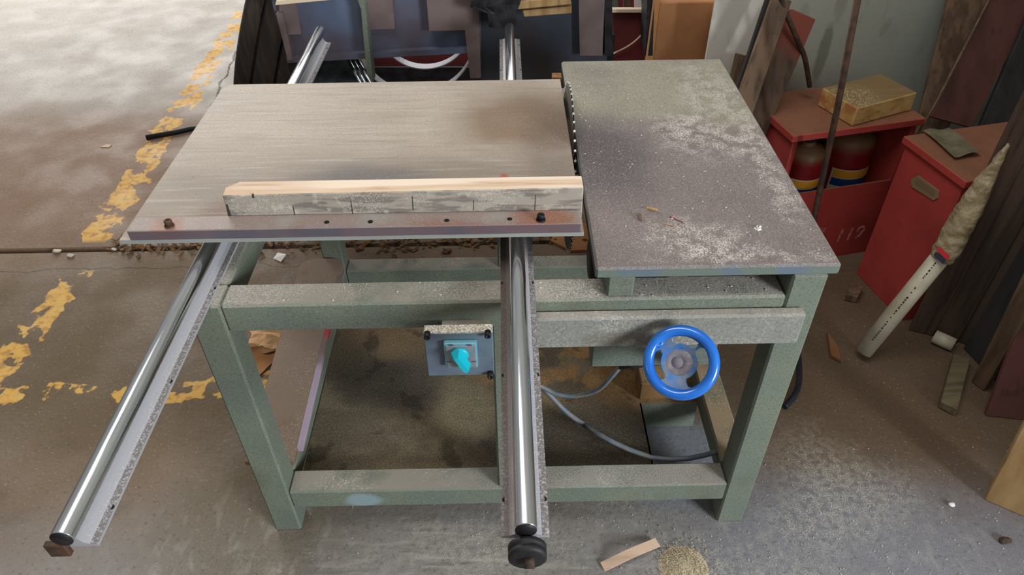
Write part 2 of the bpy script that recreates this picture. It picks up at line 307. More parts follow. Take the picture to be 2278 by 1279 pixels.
for c, r in (((.76, 1.02, 0), (.09, .14, 1)), ((.67, .90, 0), (.08, .07, 1)), ((.86, .98, 0), (.10, .08, 1)), ((.50, .70, 0), (.06, .04, 1)), ((.42, .78, 0), (.12, .07, 1)), ((.33, .98, 0), (.14, .05, 1)), ((-.05, .86, 0), (.16, .06, 1)), ((.62, .76, 0), (.1, .06, 1))):
    mt.mix((200, 194, 178), mt.mul(mt.REG(c, r, .8, .7, 14), mt.N(420, .46, .64, detail=4), mt.N(60, .36, .60, detail=6), .85))
mt.mix((128, 130, 136), mt.REG((.42, 1.08, 0), (.16, .14, 1), .3, .3, 5))
mt.mix((60, 52, 44), mt.mul(mt.N(90, .56, .7, detail=5), .35)).mix((170, 162, 150), mt.mul(mt.N(140, .62, .72, detail=3), .4))
YEL = (206, 160, 76)
def stripe(m, p, q, half, lo, hi, off):
    """worn painted line between floor points p and q"""
    p = Vector(p); q = Vector(q); d = (q-p); L = d.length; d.normalize(); a = math.atan2(d.y, d.x)
    n = m.t.nodes.new('ShaderNodeVectorMath'); n.operation = 'SUBTRACT'; m.l(m.pos, n.inputs[0]); n.inputs[1].default_value = (p.x, p.y, 0)
    r = m.t.nodes.new('ShaderNodeVectorRotate'); r.rotation_type = 'Z_AXIS'; m.l(n.outputs[0], r.inputs[0]); r.inputs['Angle'].default_value = -a
    s = m.t.nodes.new('ShaderNodeSeparateXYZ'); m.l(r.outputs[0], s.inputs[0])
    k = m.t.nodes.new('ShaderNodeTexNoise'); m.l(m.pos, k.inputs['Vector']); k.inputs['Scale'].default_value = 14; k.inputs['Detail'].default_value = 6
    wob = m.math('MULTIPLY', m.math('SUBTRACT', k.outputs[0], .5), half*2.6)
    across = m.inv(m.rng(m.math('ADD', m.math('ABSOLUTE', s.outputs[1]), wob), half*.93, half*1.05))
    along = m.mul(m.rng(s.outputs[0], -.01, .02), m.inv(m.rng(s.outputs[0], L-.02, L+.01)))
    worn = m.N(11, lo, hi, detail=10, off=off)
    return m.mul(across, along, worn)
for p, q, hf, lo, hi, off in (((-1.47, 2.06), (-1.56, 4.4), .052, .43, .47, (0, 0, 0)), ((-1.50, 1.18), (-1.44, 1.90), .050, .455, .49, (3, 0, 0)), ((-1.44, 1.335), (-.62, 1.365), .044, .50, .53, (0, 5, 0))):
    mk = stripe(mt, (p[0], p[1], 0), (q[0], q[1], 0), hf, lo, hi, off); mt.mix(YEL, mt.mul(mk, .9)); mt.mix((150, 102, 50), mt.mul(mk, mt.N(40, .46, .62, detail=6), .65)); mt.mix((196, 170, 96), mt.mul(mk, mt.N(22, .5, .62, off=(5, 5, 0)), .4))
# dark expansion joints between the pours
ck = mt.N(9, .0, 1, detail=8)
def crack(m, p, q, half):
    p = Vector(p); q = Vector(q); d = q-p; a = math.atan2(d.y, d.x); L = d.length
    n = m.t.nodes.new('ShaderNodeVectorMath'); n.operation = 'SUBTRACT'; m.l(m.pos, n.inputs[0]); n.inputs[1].default_value = (p.x, p.y, 0)
    r = m.t.nodes.new('ShaderNodeVectorRotate'); r.rotation_type = 'Z_AXIS'; m.l(n.outputs[0], r.inputs[0]); r.inputs['Angle'].default_value = -a
    s = m.t.nodes.new('ShaderNodeSeparateXYZ'); m.l(r.outputs[0], s.inputs[0])
    y = m.math('ADD', s.outputs[1], m.math('MULTIPLY', m.math('SUBTRACT', ck, .5), .05))
    return m.mul(m.inv(m.rng(m.math('ABSOLUTE', y), half*.5, half)), m.rng(s.outputs[0], 0, .02), m.inv(m.rng(s.outputs[0], L-.02, L)))
mt.mix((40, 32, 26), mt.mul(crack(mt, (-1.27, 2.03, 0), (-1.47, 4.1, 0), .007), .85))
mt.mix((48, 40, 32), mt.mul(crack(mt, (-1.9, 1.90, 0), (-.5, 1.91, 0), .004), .6))
mt.mix((48, 40, 32), mt.mul(crack(mt, (-1.4, 2.55, 0), (-.9, 2.54, 0), .004), .6))
mt.bump(70, .45, .003, detail=8); mt.sock('Roughness', mt.N(5, .3, .7), .6, .85)
floor_mat = mt
# wall
mt = MT('painted_wall', (236, 230, 220), .85, 0, .3)
mt.mix((176, 182, 170), mt.mul(mt.inv(mt.REG((.68, 2.13, .6), (.16, 1, .8), .3, .3, 4)), .8)).mix((168, 176, 166), mt.mul(mt.N(2.2, .42, .62, off=(3, 0, 1)), .4)).mix((130, 134, 120), mt.mul(mt.REG((1.02, 2.18, .58), (.02, 1, .09), .25, .5, 22), .8))  # paler left end: light falloff along the wall put into the colour
mt.mix((120, 104, 80), mt.mul(mt.REG((.85, 2.18, .35), (.3, 1, .2), .5, .4, 8), .5)).mix((146, 140, 128), mt.mul(mt.N(14, .55, .72, stretch=(1, 1, .5)), .5))
mt.bump(40, .25, .003); wall_mat = mt

# ------------------------------------------------------------------ setting
bm = B()
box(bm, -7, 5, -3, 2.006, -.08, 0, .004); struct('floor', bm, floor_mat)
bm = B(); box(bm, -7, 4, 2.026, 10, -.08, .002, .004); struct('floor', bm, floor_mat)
bm = B(); box(bm, -7, 4, 1.99, 2.05, -.09, -.025); struct('floor', bm, plainm('joint_dirt', (40, 32, 26), .95))
WA = math.radians(12.5); U = Vector((math.cos(WA), math.sin(WA), 0)); V = Vector((-U.y, U.x, 0))
wl = at(1569, 122, Y=2.13); w0 = Vector((wl.x, 2.13, 0))
bm = B(); sp0 = Vector((w0.x, w0.y, 0)).normalized()*.13
prism(bm, [w0, w0+U*1.22, w0+U*1.22+V*.12, w0+sp0], (0, 0, 3.0), .004); struct('wall_back', bm, wall_mat)
bm = B(); prism(bm, [(1.75, .05, 0), (1.87, .05, 0), (1.87, 2.5, 0), (1.75, 2.3, 0)], (0, 0, 3.0)); struct('wall_right', bm, wall_mat)

# ------------------------------------------------------------------ the saw
saw = thing('panel_saw', (0, 1.3, 0), 'green steel table saw with sliding table, two chrome guide rails and blue handwheel', 'table saw')
XL0, XL1, XR0, XR1 = -.552, -.492, .473, .533
YF0, YF1, YB0, YB1 = .912, .972, 1.685, 1.745
bv = .004
for x0, x1, y0, y1, z in ((XL0, XL1, YF0, YF1, .697), (XR0, XR1, YF0, YF1, .742), (XL0, XL1, YB0, YB1, .697), (XR0, XR1, YB0, YB1, .742)):
    boxpart('leg', steel_green, saw, x0, x1, y0, y1, 0, z, bev=bv)
boxpart('centre_post', steel_green, saw, -.032, .028, YF0+.004, YF1-.004, .15, .635, bev=bv)
boxpart('centre_post', steel_green, saw, -.032, .028, YB0+.004, YB1-.004, .15, .635, bev=bv)
boxpart('front_apron', steel_green, saw, XL1, XR0, YF0+.001, YF1, .635, .697, bev=bv)
boxpart('rear_apron', steel_green, saw, XL1, XR0, YB0, YB1, .635, .697, bev=bv)
boxpart('side_apron', steel_green, saw, XL0, XL1, YF1, YB0, .635, .697, bev=bv)
boxpart('side_apron', steel_green, saw, XR0, XR1, YF1, YB0, .635, .697, bev=bv)
for n, a in (('bottom_rail', (XL1, XR0, YF0+.001, YF1, .09, .15)), ('bottom_rail', (XL1, XR0, YB0, YB1, .09, .15)), ('bottom_rail', (XL0, XL1, YF1, YB0, .09, .15)), ):
    boxpart(n, steel_green, saw, *a, bev=bv)
boxpart('bottom_rail', dusty('sawdust_covered_green', (108, 112, 96), (156, 134, 106), 1.0, speck=(196, 178, 150)), saw, XR0, XR1, YF1, YB0, .09, .15, bev=bv)
for x, y in ((.166, .918), (.166, 1.69)):
    boxpart('spacer_post', steel_green, saw, x, x+.045, y, y+.05, .697, .742, bev=.003)
boxpart('front_crossbar', plate_dusty, saw, .035, .506, .890, .9125, .603, .674, bev=.004)
# shelf with the dust hole, chute and boards
hx0, hx1, hy0, hy1 = .33, .50, 1.035, 1.19
bm = B()
for a in ((XL1+.004, hx0, YF1, YB0), (hx0, XR0, hy1, YB0)): box(bm, a[0], a[1], a[2], a[3], .088, .1)
put('shelf', bm, shelf_mat, saw)
bm = B()
box(bm, hx0-.004, XR0, hy1-.004, hy1, .01, .1); box(bm, hx0-.004, hx0, YF1, hy1, .01, .1); put('dust_chute', bm, steel_green, saw)
# worktop
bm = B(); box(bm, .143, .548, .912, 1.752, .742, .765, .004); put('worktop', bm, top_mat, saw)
# sliding table
bm = B(); r = .028; x0, x1, y0, y1 = -.668, .131, 1.000, 1.622
pts = [(x0, y0), (x1, y0), (x1, y1)]+[(x0+r-r*math.sin(t*math.pi/16), y1-r+r*math.cos(t*math.pi/16)) for t in range(9)]
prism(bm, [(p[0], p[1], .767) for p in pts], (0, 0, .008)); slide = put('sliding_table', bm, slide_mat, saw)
slide['label'] = 'worn steel sliding table plate'
bm = B(); box(bm, -.648, .126, .998, 1.040, .775, .795, .0015); fence = put('fence', bm, fence_mat, slide)
def disc(bm, c, r, h, n=20, ax=(0, 0, 1)): lathe(bm, [(0, 0), (r, 0), (r, h), (0, h)], c, ax, n)
for px, py in ((727, 494), (824, 493), (994, 490), (1134, 487)):
    p = at(px, py, Z=.7955); bm = B(); disc(bm, (p.x, p.y, .7935), .0045, .0022); put('bolt_hole', bm, black, slide)
for px, py in ((375, 497), (1203, 484)):
    p = at(px, py, Z=.80); bm = B(); disc(bm, (p.x, p.y, .795), .0085, .002); lathe(bm, [(0, .002), (.0065, .002), (.0065, .011), (.0055, .012), (.0035, .012), (.0035, .006), (0, .006)], (p.x, p.y, .795), (0, 0, 1), 20); put('fence_bolt', bm, dark_steel if px > 800 else rust, slide)
for x in (-.5375, .0165):
    for y in (1.12, 1.48):
        bm = B(); box(bm, x-.028, x+.028, y, y+.08, .724, .767, .003); put('bearing_block', bm, dark_steel, slide)
# guide rails
for xc in (-.5375, .0150):
    bm = B(); yb = .472; ye = 2.066
    pr = [(-.0295, .697), (.0295, .697), (.0295, .7015), (.020, .7022), (.014, .705), (.0095, .712), (.009, .720), (-.009, .720), (-.0095, .712), (-.014, .705), (-.020, .7022), (-.0295, .7015)]
    prism(bm, [(xc+a, yb, z) for a, z in pr], (0, ye-yb, 0)); rail = put('guide_rail', bm, rail_mat, saw)
    bm = B(); tube(bm, [(xc, .464, .7275), (xc, .4655, .7275), (xc, 2.088, .7275), (xc, 2.09, .7275)], [.0131, .0138, .0138, .0131], 48); put('chrome_rod', bm, chrome, rail)
    bm = B(); lathe(bm, [(0, 0), (.0132, 0), (.0132, .001), (0, .001)], (xc, .4632, .7275), (0, 1, 0), 40); put('rod_end', bm, dark_steel, rail)
    if xc < -.1: bm = B(); box(bm, xc-.0295, xc-.004, .4635, .4715, .688, .7125, .001); put('end_foot', bm, rust, rail)
    for y in (.523, .738, .955, 1.85, 2.02):
        for s in (-1, 1): bm = B(); disc(bm, (xc+s*.0248, y, .7004), .0040, .0014, 14); put('screw_hole', bm, black, rail)
bm = B(); lathe(bm, [(0, 0), (.020, 0), (.0235, .002), (.0235, .008), (.020, .010), (.0235, .012), (.0235, .018), (.021, .020), (0, .020)], (.0165, .443, .696), (0, 1, 0), 40); st = put('end_stop', bm, plainm('black_rubber', (30, 28, 30), .6), saw)
bm = B(); lathe(bm, [(0, 0), (.0085, 0), (.0085, .009), (0, .009)], (.0185, .435, .696), (0, 1, 0), 4); put('stop_bolt', bm, rust, st)
# blade
bm = B(); cy, cz, Rb = 1.425, .647, .190; n = 58
prof = []
for k in range(n):
    a0 = 2*math.pi*k/n; da = 2*math.pi/n
    prof += [(Rb-.012, a0), (Rb, a0+.15*da), (Rb, a0+.45*da), (Rb-.006, a0+.75*da)]
ring = [(cy+r*math.cos(a), cz+r*math.sin(a)) for r, a in prof]
prism(bm, [(.1376, y, z) for y, z in ring], (.0026, 0, 0)); blade = put('saw_blade', bm, blade_mat, saw)
bm = B()
for k in range(n):
    a = 2*math.pi*(k+.3)/n; rr = Rb-.0028; c = Vector((.1389, cy+rr*math.cos(a), cz+rr*math.sin(a))); t = Vector((0, -math.sin(a), math.cos(a))); q = Vector((0, math.cos(a), math.sin(a)))
    prism(bm, [c+t*.0022+q*.0045-Vector((.0019, 0, 0)), c-t*.0022+q*.0045-Vector((.0019, 0, 0)), c-t*.0022-q*.0035-Vector((.0019, 0, 0)), c+t*.0022-q*.0035-Vector((.0019, 0, 0))], (.0038, 0, 0))
o = put('carbide_teeth', bm, carbide, blade)
bm = B(); lathe(bm, [(0, -.05), (.03, -.05), (.03, .004), (.014, .004), (.014, .2), (0, .2)], (.1389, cy, cz), (1, 0, 0), 24); put('blade_arbor', bm, dark_steel, saw)
# motor hung behind the crossbar
bm = B(); lathe(bm, [(0, 0), (.05, 0), (.062, .01), (.062, .17), (.05, .18), (0, .18)], (.20, 1.40, .40), (1, 0, 0), 32); mot = put('motor', bm, dark_steel, saw)
# bracket + connector under the crossbar
p = at(1312, 772, Y=.96); q = at(1440, 772, Y=.96)
bm = B(); box(bm, p.x, q.x+.12, .925, .985, p.z-.018, .635, .002); put('motor_bracket', bm, dusty('bracket_paint', (96, 104, 96)), saw)
a = at(1376, 812, Y=1.02); b = at(1450, 800, Y=1.02)
bm = B(); tube(bm, [a, a.lerp(b, .3), a.lerp(b, .32), a.lerp(b, .7), a.lerp(b, .72), b+Vector((.06, 0, 0))], [.010, .010, .013, .013, .011, .011], 16); put('cable_gland', bm, dark_steel, saw)
# handwheel
wc = at(1515, 806, Y=.822); nrm = (CAM-wc).normalized(); nrm = (nrm+Vector((-.05, .02, .02))).normalized()
ux = Vector((1, 0, 0)); ux = (ux-nrm*ux.dot(nrm)).normalized(); uz = nrm.cross(ux)
if uz.z < 0: uz = -uz
Rw = .0535; rt = .0092
wheel = None
bm = B(); rings = []
for i in range(64):
    a = 2*math.pi*i/64; rad = ux*math.cos(a)+uz*math.sin(a)
    rings.append([bm.verts.new(wc+rad*(Rw+rt*math.cos(2*math.pi*k/16))+nrm*rt*math.sin(2*math.pi*k/16)) for k in range(16)])
for i in range(64):
    for k in range(16): f = bm.faces.new((rings[i][k], rings[(i+1) % 64][k], rings[(i+1) % 64][(k+1) % 16], rings[i][(k+1) % 16])); f.smooth = True
wheel = put('handwheel', bm, blue, saw); wheel['label'] = 'glossy blue handwheel'
bm = B(); na = 120; rr = [.020+.0315*i/21 for i in range(22)]
def wh(rad, a, off=0): dz = -.009*(1-min(1, (rad-.02)/.03)); return wc+(ux*math.cos(a)+uz*math.sin(a))*rad+nrm*(dz-.002-off)-ux*.005*(1-rad/.055)
holes = ((52, 96, .0385, .0062), (158, 212, .0385, .0066), (-62, 22, .0375, .0092))
gr = {}
def gv(i, j, off):
    k = (i, j % na, off)
    if k not in gr: gr[k] = bm.verts.new(wh(rr[i], 2*math.pi*(j % na)/na, off))
    return gr[k]
def solid(i, j):
    if i < 0 or i >= len(rr)-1: return False
    a = math.radians(((j % na)+.5)*360/na); q = Vector(((rr[i]+rr[i+1])/2*math.cos(a), (rr[i]+rr[i+1])/2*math.sin(a)))
    for h0, h1, rc, hw in holes:
        for k in range(17):
            b = math.radians(h0+(h1-h0)*k/16)
            if (q-Vector((rc*math.cos(b), rc*math.sin(b)))).length < hw: return False
    return True
for j in range(na):
    for i in range(len(rr)-1):
        if not solid(i, j): continue
        f = bm.faces.new((gv(i, j, 0), gv(i+1, j, 0), gv(i+1, j+1, 0), gv(i, j+1, 0))); f.smooth = True
        f = bm.faces.new((gv(i, j, .004), gv(i, j+1, .004), gv(i+1, j+1, .004), gv(i+1, j, .004))); f.smooth = True
        for ok, a, b2 in ((solid(i, j-1), (i, j), (i+1, j)), (solid(i, j+1), (i, j+1), (i+1, j+1)), (solid(i-1, j), (i, j), (i, j+1)), (solid(i+1, j), (i+1, j), (i+1, j+1))):
            if not ok: bm.faces.new((gv(*a, 0), gv(*b2, 0), gv(*b2, .004), gv(*a, .004)))
put('wheel_web', bm, plainm('scuffed_blue_enamel', (30, 96, 160), .4, 0, (96, 108, 120), 60, spec=.5), wheel)
hc = wc-ux*.006-nrm*.012
bm = B(); lathe(bm, [(0, -.016), (.020, -.016), (.0265, -.001), (.0255, .0015), (.011, .0022), (.0104, .0010), (.0092, .0010), (.0086, .0030), (0, .0030)], hc, nrm, 32); put('hub', bm, hub_mat, wheel)
kc = wc-ux*.036+uz*.034+nrm*.001
bm = B(); lathe(bm, [(.0035, .0), (.0035, .004), (.0075, .005), (.009, .002), (.009, -.006), (0, -.006), (0, -.002), (.0035, -.002), (.0035, .0)], kc, nrm, 20); put('handle_boss', bm, blue, wheel)
bm = B(); tube(bm, [hc-nrm*.01, hc-nrm*.16], .011, 16); put('wheel_shaft', bm, dark_steel, saw)
# switch
pA = at(941, 742, Y=.876); pB = at(1100, 834, Y=.876)
bm = B(); box(bm, pA.x, pB.x, .876, .898, pB.z, pA.z, .0015); sw = put('switch_plate', bm, switch_plate, saw)
bm = B(); box(bm, pA.x+.03, -.034, .898, .915, pB.z+.03, pA.z-.005, 0); put('switch_mount', bm, steel_green, saw)
sA = at(986, 764, Y=.866); sB = at(1064, 817, Y=.866)
bm = B(); box(bm, sA.x, sB.x, .864, .876, sB.z, sA.z, .003, 2); put('switch_frame', bm, plainm('teal_frame', (96, 150, 164), .4), sw)
bm = B(); box(bm, sA.x+.003, sB.x-.003, .8625, .866, sB.z+.003, sA.z-.004, .001); put('switch_face', bm, face_grey, sw)
kc = at(1023, 792, Y=.858)
bm = B(); lathe(bm, [(0, 0), (.014, 0), (.0155, .002), (.0155, .006), (0, .006)], (kc.x, .857, kc.z), (0, 1, 0), 32)
d = Vector((.45, 0, -.9)).normalized(); s = Vector((.9, 0, .45)).normalized(); k0 = Vector((kc.x, .857, kc.z))
hexa(bm, [k0-d*.016-s*.008, k0-d*.016+s*.008, k0+d*.025+s*.008, k0+d*.030-s*.001, k0+d*.022-s*.0085],
     [p+Vector((0, -.016, 0)) for p in (k0-d*.013-s*.004, k0-d*.013+s*.004, k0+d*.024+s*.0045, k0+d*.028-s*.001, k0+d*.021-s*.005)])
put('switch_knob', bm, teal, sw)
pink = plainm('purple_ink', (80, 60, 84), .7)
for px, py in ((1003, 768), (1044, 768), (999, 805), (1054, 804)):
    q = at(px, py, Y=.8624); bm = B(); box(bm, q.x-.004, q.x+.004, .8622, .8626, q.z-.0012, q.z+.0012); put('switch_marking', bm, pink, sw)
for px, py in ((950, 740), (1085, 737), (1091, 828)):
    q = at(px, py, Y=.873); bm = B(); lathe(bm, [(0, .012), (.0055, .012), (.0055, 0), (.003, 0), (.003, .004), (0, .004)], (q.x, .8645, q.z-.004), (0, 1, 0), 16); put('plate_bolt', bm, dark_steel, sw)
# cables
def pth(l): return smooth_path([at(a, b, Y=y) for a, b, y in l], 8)
bm = B(); tube(bm, pth([(1150, 840, 1.10), (1205, 860, 1.10), (1240, 877, 1.09), (1285, 880, 1.08), (1330, 867, 1.06), (1360, 838, 1.03), (1382, 812, 1.02)]), .0055, 12); put('power_cable', bm, cable_mat, saw)
bm = B(); tube(bm, pth([(1150, 828, 1.12), (1205, 862, 1.12), (1260, 916, 1.10), (1300, 945, 1.11)])+[at(1330, 965, Z=.16), at(1365, 984, Z=.145), at(1400, 1000, Z=.135), at(1450, 1018, Z=.13), at(1490, 1022, Z=.13), at(1530, 1020, Z=.13), at(1565, 1013, Z=.13), at(1600, 1003, Z=.14)], .0060, 12); put('power_cable', bm, cable_mat, saw)

# ------------------------------------------------------------------ timber on the saw
bm = B(); x0, x1, y0, y1, z0, z1 = -.487, .1305, 1.041, 1.080, .7755, .839
hexa(bm, [(x0, y0, z0), (x1, y0, z0), (x1, y1, z0), (x0+.016, y1, z0), (x0, y1-.02, z0)], [(x0, y0, z1-.004), (x1, y0, z1), (x1, y1, z1), (x0+.02, y1, z1), (x0, y1-.018, z1)], .0015)
tm = put('timber_block', bm, block_top); tag(tm, 'long pale timber block with a grey front face lying against the sliding table fence', 'wood block')
bm = B()
kerf = plainm('kerf_grime', (62, 56, 52), .9); bm.free()
for px, z0_, z1_, w_ in ((503, .792, .818, .003), (568, .83, .838, .002), (650, .785, .812, .0009), (781, .787, .822, .0008), (918, .80, .828, .0008), (1053, .797, .818, .0006), (1190, .795, .826, .0006)):
    q = at(px, 455, Y=1.041); bm = B(); hexa(bm, [(q.x-w_, 1.0404, z0_), (q.x+w_, 1.0404, z0_), (q.x+w_*.6+.001, 1.0404, z1_), (q.x-w_*.6+.001, 1.0404, z1_)], [(q.x-w_, 1.042, z0_), (q.x+w_, 1.042, z0_), (q.x+w_*.6+.001, 1.042, z1_), (q.x-w_*.6+.001, 1.042, z1_)]); put('saw_kerf', bm, kerf, tm)
# chips on the worktop
def chip(name, p, q, Z, th, wd, mat, label, cat='wood chip'):
    a = at(*p, Z=Z); b = at(*q, Z=Z); d = (b-a).normalized(); s = Vector((-d.y, d.x, 0))*wd/2
    bm = B(); prism(bm, [a-s, b-s*.8, b+s, a+s*.9], (0, 0, th), min(th, wd)*.15); return tag(put(name, bm, mat), label, cat)
chip('wood_chip', (1438, 464), (1462, 470), .7655, .004, .005, plank_pale, 'pale stubby wood chip with a frayed end on the right worktop')
chip('wood_chip', (1421, 478), (1424, 491), .7655, .005, .006, plank_mid, 'reddish brown end-grain chip beside the pale stubby chip on the worktop')
chip('wood_splinter', (1472, 496), (1499, 504), .7655, .001, .0018, plank_pale, 'thin straw-coloured splinter lying on the right worktop', 'splinter')
chip('wood_splinter', (1490, 482), (1519, 495), .7655, .001, .0018, plainm('red_splinter', (134, 52, 54), .8), 'thin red splinter lying on the right worktop', 'splinter')
bm = B()
for a in range(5):
    q = at(1690+random.uniform(-9, 9), 509+random.uniform(-4, 4), Z=.766); box(bm, q.x-.004, q.x+.004, q.y-.0012, q.y+.0012, .7655, .768)
    bmesh.ops.rotate(bm, verts=bm.verts[-8:], cent=q, matrix=Matrix.Rotation(random.uniform(0, 3), 3, 'Z'))
tag(put('paper_scrap', bm, white_plastic), 'tiny torn white scrap near the right edge of the worktop', 'scrap')

# ------------------------------------------------------------------ boards and scraps in and under the saw
bm = B(); x0, x1, y0, y1 = -.612, -.482, .985, 1.678; r = .045
pts = [(x0, y0), (x1, y0)]+[(x1-r+r*math.cos(t*math.pi/16), y1-r+r*math.sin(t*math.pi/16)) for t in range(9)]+[(x0+r-r*math.sin(t*math.pi/16), y1-r+r*math.cos(t*math.pi/16)) for t in range(9)]
pts = [(a, b) if b > 1 else (a+.008 if a < -.6 else a-.01, b) for a, b in pts]
ZB = lambda y: .1508+.06*(y-.985)
prism(bm, [(a, min(b, 1.68+(b-1.69)*.3) if b > 1.69 else b, ZB(b)) for a, b in pts], (0, 0, .014), .002)
pl = tag(put('dusty_board', bm, dusty_plank), 'dusty brown board with rounded far end lying on the lower left rail of the saw', 'board')
bm = B(); hexa(bm, [(-.4925, 1.02, ZB(1.02)+.001), (-.480, 1.02, ZB(1.02)+.001), (-.480, 1.60, ZB(1.60)+.001), (-.4925, 1.60, ZB(1.60)+.001)], [(-.4925, 1.02, ZB(1.02)+.0145), (-.480, 1.02, ZB(1.02)+.0145), (-.480, 1.60, ZB(1.60)+.0145), (-.4925, 1.60, ZB(1.60)+.0145)]); put('painted_edge', bm, lilac, pl)
# timber pieces in the shelf
p = at(1440, 895, Z=.1); bm = B(); box(bm, .325, .425, 1.20, 1.27, .1005, .16, .003); tag(put('timber_offcut', bm, dusty('brown_offcut', (128, 98, 62), (150, 120, 80))), 'brown block offcut on the shelf at the back of the dust hole', 'wood offcut')
# cardboard under the left side
a = [at(*q, Z=.0) for q in ((556, 822), (578, 838), (628, 788), (622, 748), (560, 748))]
bm = B(); prism(bm, [(v.x, v.y, .002) for v in a], (0, 0, .004)); cbd = tag(put('torn_cardboard', bm, card), 'torn and crumpled brown cardboard on the floor beside the front left leg', 'cardboard')
bm = B(); grid_box(bm, -.77, -.67, 1.485, 1.60, .012, .03, 7); rough_up(bm, .018, 28); put('crumpled_flap', bm, plainm('pale_cardboard', (196, 156, 112), .9, 0, (170, 128, 86), 14), cbd)
# paper scrap beyond
bm = B(); a = at(608, 572, Z=0); pts = [at(608, 575, Z=.003), at(625, 583, Z=.003), at(637, 566, Z=.02), at(618, 562, Z=.012)]
prism(bm, pts, (0, 0, .001)); tag(put('paper_scrap', bm, white_plastic), 'crumpled white paper scrap on the floor behind the left side of the saw', 'scrap')
# leaf litter along the joint
bm = B()
for k in range(420):
    x = random.uniform(-1.4, .72); y = 2.015+random.gauss(0, .03) + .01; s = random.uniform(.004, .016); c = Vector((x, y, .004+random.random()*.006)); a = random.uniform(0, 6.28)
    u = Vector((math.cos(a), math.sin(a), random.uniform(-.4, .4)))*s; v = Vector((-math.sin(a), math.cos(a), random.uniform(-.4, .4)))*s*random.uniform(.2, .6)
    c.z = .0035+max(abs(u.z), 0)+abs(v.z); prism(bm, [c-u-v, c+u-v*.5, c+u+v, c-u*.7+v], (0, 0, .0012))
tag(put('leaf_litter', bm, leafy), 'brown shavings and leaf litter gathered along the floor joint behind the saw', 'debris', kind='stuff')
# iron rod on floor
bm = B(); tube(bm, [at(325, 306, Z=.012), at(395, 293, Z=.012), at(425, 286, Z=.012), at(520, 280, Z=.012)], .011, 10); tag(put('iron_rod', bm, plainm('black_iron', (30, 28, 30), .6, .3)), 'thin black iron rod lying across the worn yellow floor line', 'rod')
a = at(236, 326, Z=0.002); bm = B(); prism(bm, [a+Vector(v) for v in ((-.02, -.008, 0), (.018, -.012, 0), (.02, .01, 0), (-.004, .016, 0))], (0, 0, .003)); tag(put('wood_flake', bm, plainm('tan_flake', (190, 160, 130), .8)), 'small tan flake on the floor left of the iron rod', 'wood chip')
# crumbs on the left joint
for i, (px, py, s, lb) in enumerate(((129, 561, .012, 'largest white crumb on the dark floor joint left of the saw'), (157, 571, .010, 'pale crumb just right of the largest white crumb on the floor joint'), (253, 557, .008, 'pale crumb on the floor joint nearest the left end of the fence'))):
    a = at(px, py, Z=0); bm = B(); bmesh.ops.create_icosphere(bm, subdivisions=2, radius=s); rough_up(bm, s*.5, 60, i); bmesh.ops.scale(bm, verts=bm.verts, vec=(1.3, .8, .6)); bmesh.ops.translate(bm, verts=bm.verts, vec=(a.x, a.y, s*.45)); tag(put('plaster_crumb', bm, plainm('pale_crumb', (196, 190, 170), .9)), lb, 'crumb')

# floor in front / right
a, b = at(1340, 1263, Z=0), at(1462, 1210, Z=0); bm = B(); n = 14; rows = []
for i in range(n+1):
    t = i/n; c = a.lerp(b, t); d = (b-a).normalized(); s = Vector((-d.y, d.x, 0))*.011; z = .003+.016*math.sin(math.pi*t)**1.2+.004*t; c = c+Vector((0, -.006*math.sin(math.pi*t), 0))
    rows.append([bm.verts.new(c-s+Vector((0, 0, z))), bm.verts.new(c+s+Vector((0, 0, z))), bm.verts.new(c+s+Vector((0, 0, z+.002))), bm.verts.new(c-s+Vector((0, 0, z+.002)))])
for u, v in zip(rows, rows[1:]):
    for k in range(4): bm.faces.new((u[k], u[(k+1) % 4], v[(k+1) % 4], v[k]))
bm.faces.new(rows[0][::-1]); bm.faces.new(rows[-1])
tag(put('wood_strip', bm, wood('peach_strip', (222, 190, 164), (206, 172, 146), 30)), 'bowed peach-coloured wood strip on the floor at the bottom of the photo', 'wood strip')
bm = B()
for k in range(1500):
    r_ = abs(random.gauss(0, 1)); th = random.uniform(0, 6.28); x = .375+.04*r_*math.cos(th)*.8; y = .80+.035*r_*math.sin(th); z = max(.0015, .010-.004*r_); s = random.uniform(.0006, .0017)
    c = Vector((x, y, z)); u = Vector((math.cos(th*7), math.sin(th*7), random.uniform(-.2, .2)))*s; v = Vector((-u.y, u.x, .1*s))*.6; hexa(bm, [c-u-v, c+u-v, c+u+v, c-u+v], [p+Vector((0, 0, .0012)) for p in (c-u-v, c+u-v, c+u+v, c-u+v)])
lathe(bm, [(.055, .001), (.035, .005), (.015, .009), (0, .010)], (.375, .80, -.001), (0, 0, 1), 24)
tag(put('sawdust_pile', bm, sawdust), 'low heap of coarse sawdust on the floor beside the bowed wood strip', 'sawdust', kind='stuff')
# scattered chips of sawdust over tops and floor (uncountable)
bm = B()
def fleck(bm, x, y, z, s):
    a = random.uniform(0, 6.28); u = Vector((math.cos(a), math.sin(a), 0))*s; v = Vector((-u.y, u.x, 0))*random.uniform(.3, .8); c = Vector((x, y, z)); prism(bm, [c-u-v, c+u-v, c+u+v, c-u+v], (0, 0, s*.5))
for k in range(1600): fleck(bm, random.gauss(.55, .45), random.uniform(.3, 1.15) if k % 2 else random.gauss(.85, .12), .0006, random.choice((.0005, .0007, .0009, .0014)))
tag(put('floor_sawdust', bm, plainm('pale_fleck', (208, 202, 190), .9)), 'pale sawdust flecks scattered over the grey floor in front of the saw', 'sawdust', kind='stuff')
bm = B()
for k in range(300): fleck(bm, random.uniform(.16, .54), random.uniform(.93, 1.7), .7653, random.choice((.0006, .0009, .0015)))
for k in range(80): fleck(bm, random.uniform(-.47, .46), random.uniform(.92, .965), .6973, random.choice((.0007, .001, .0018)))
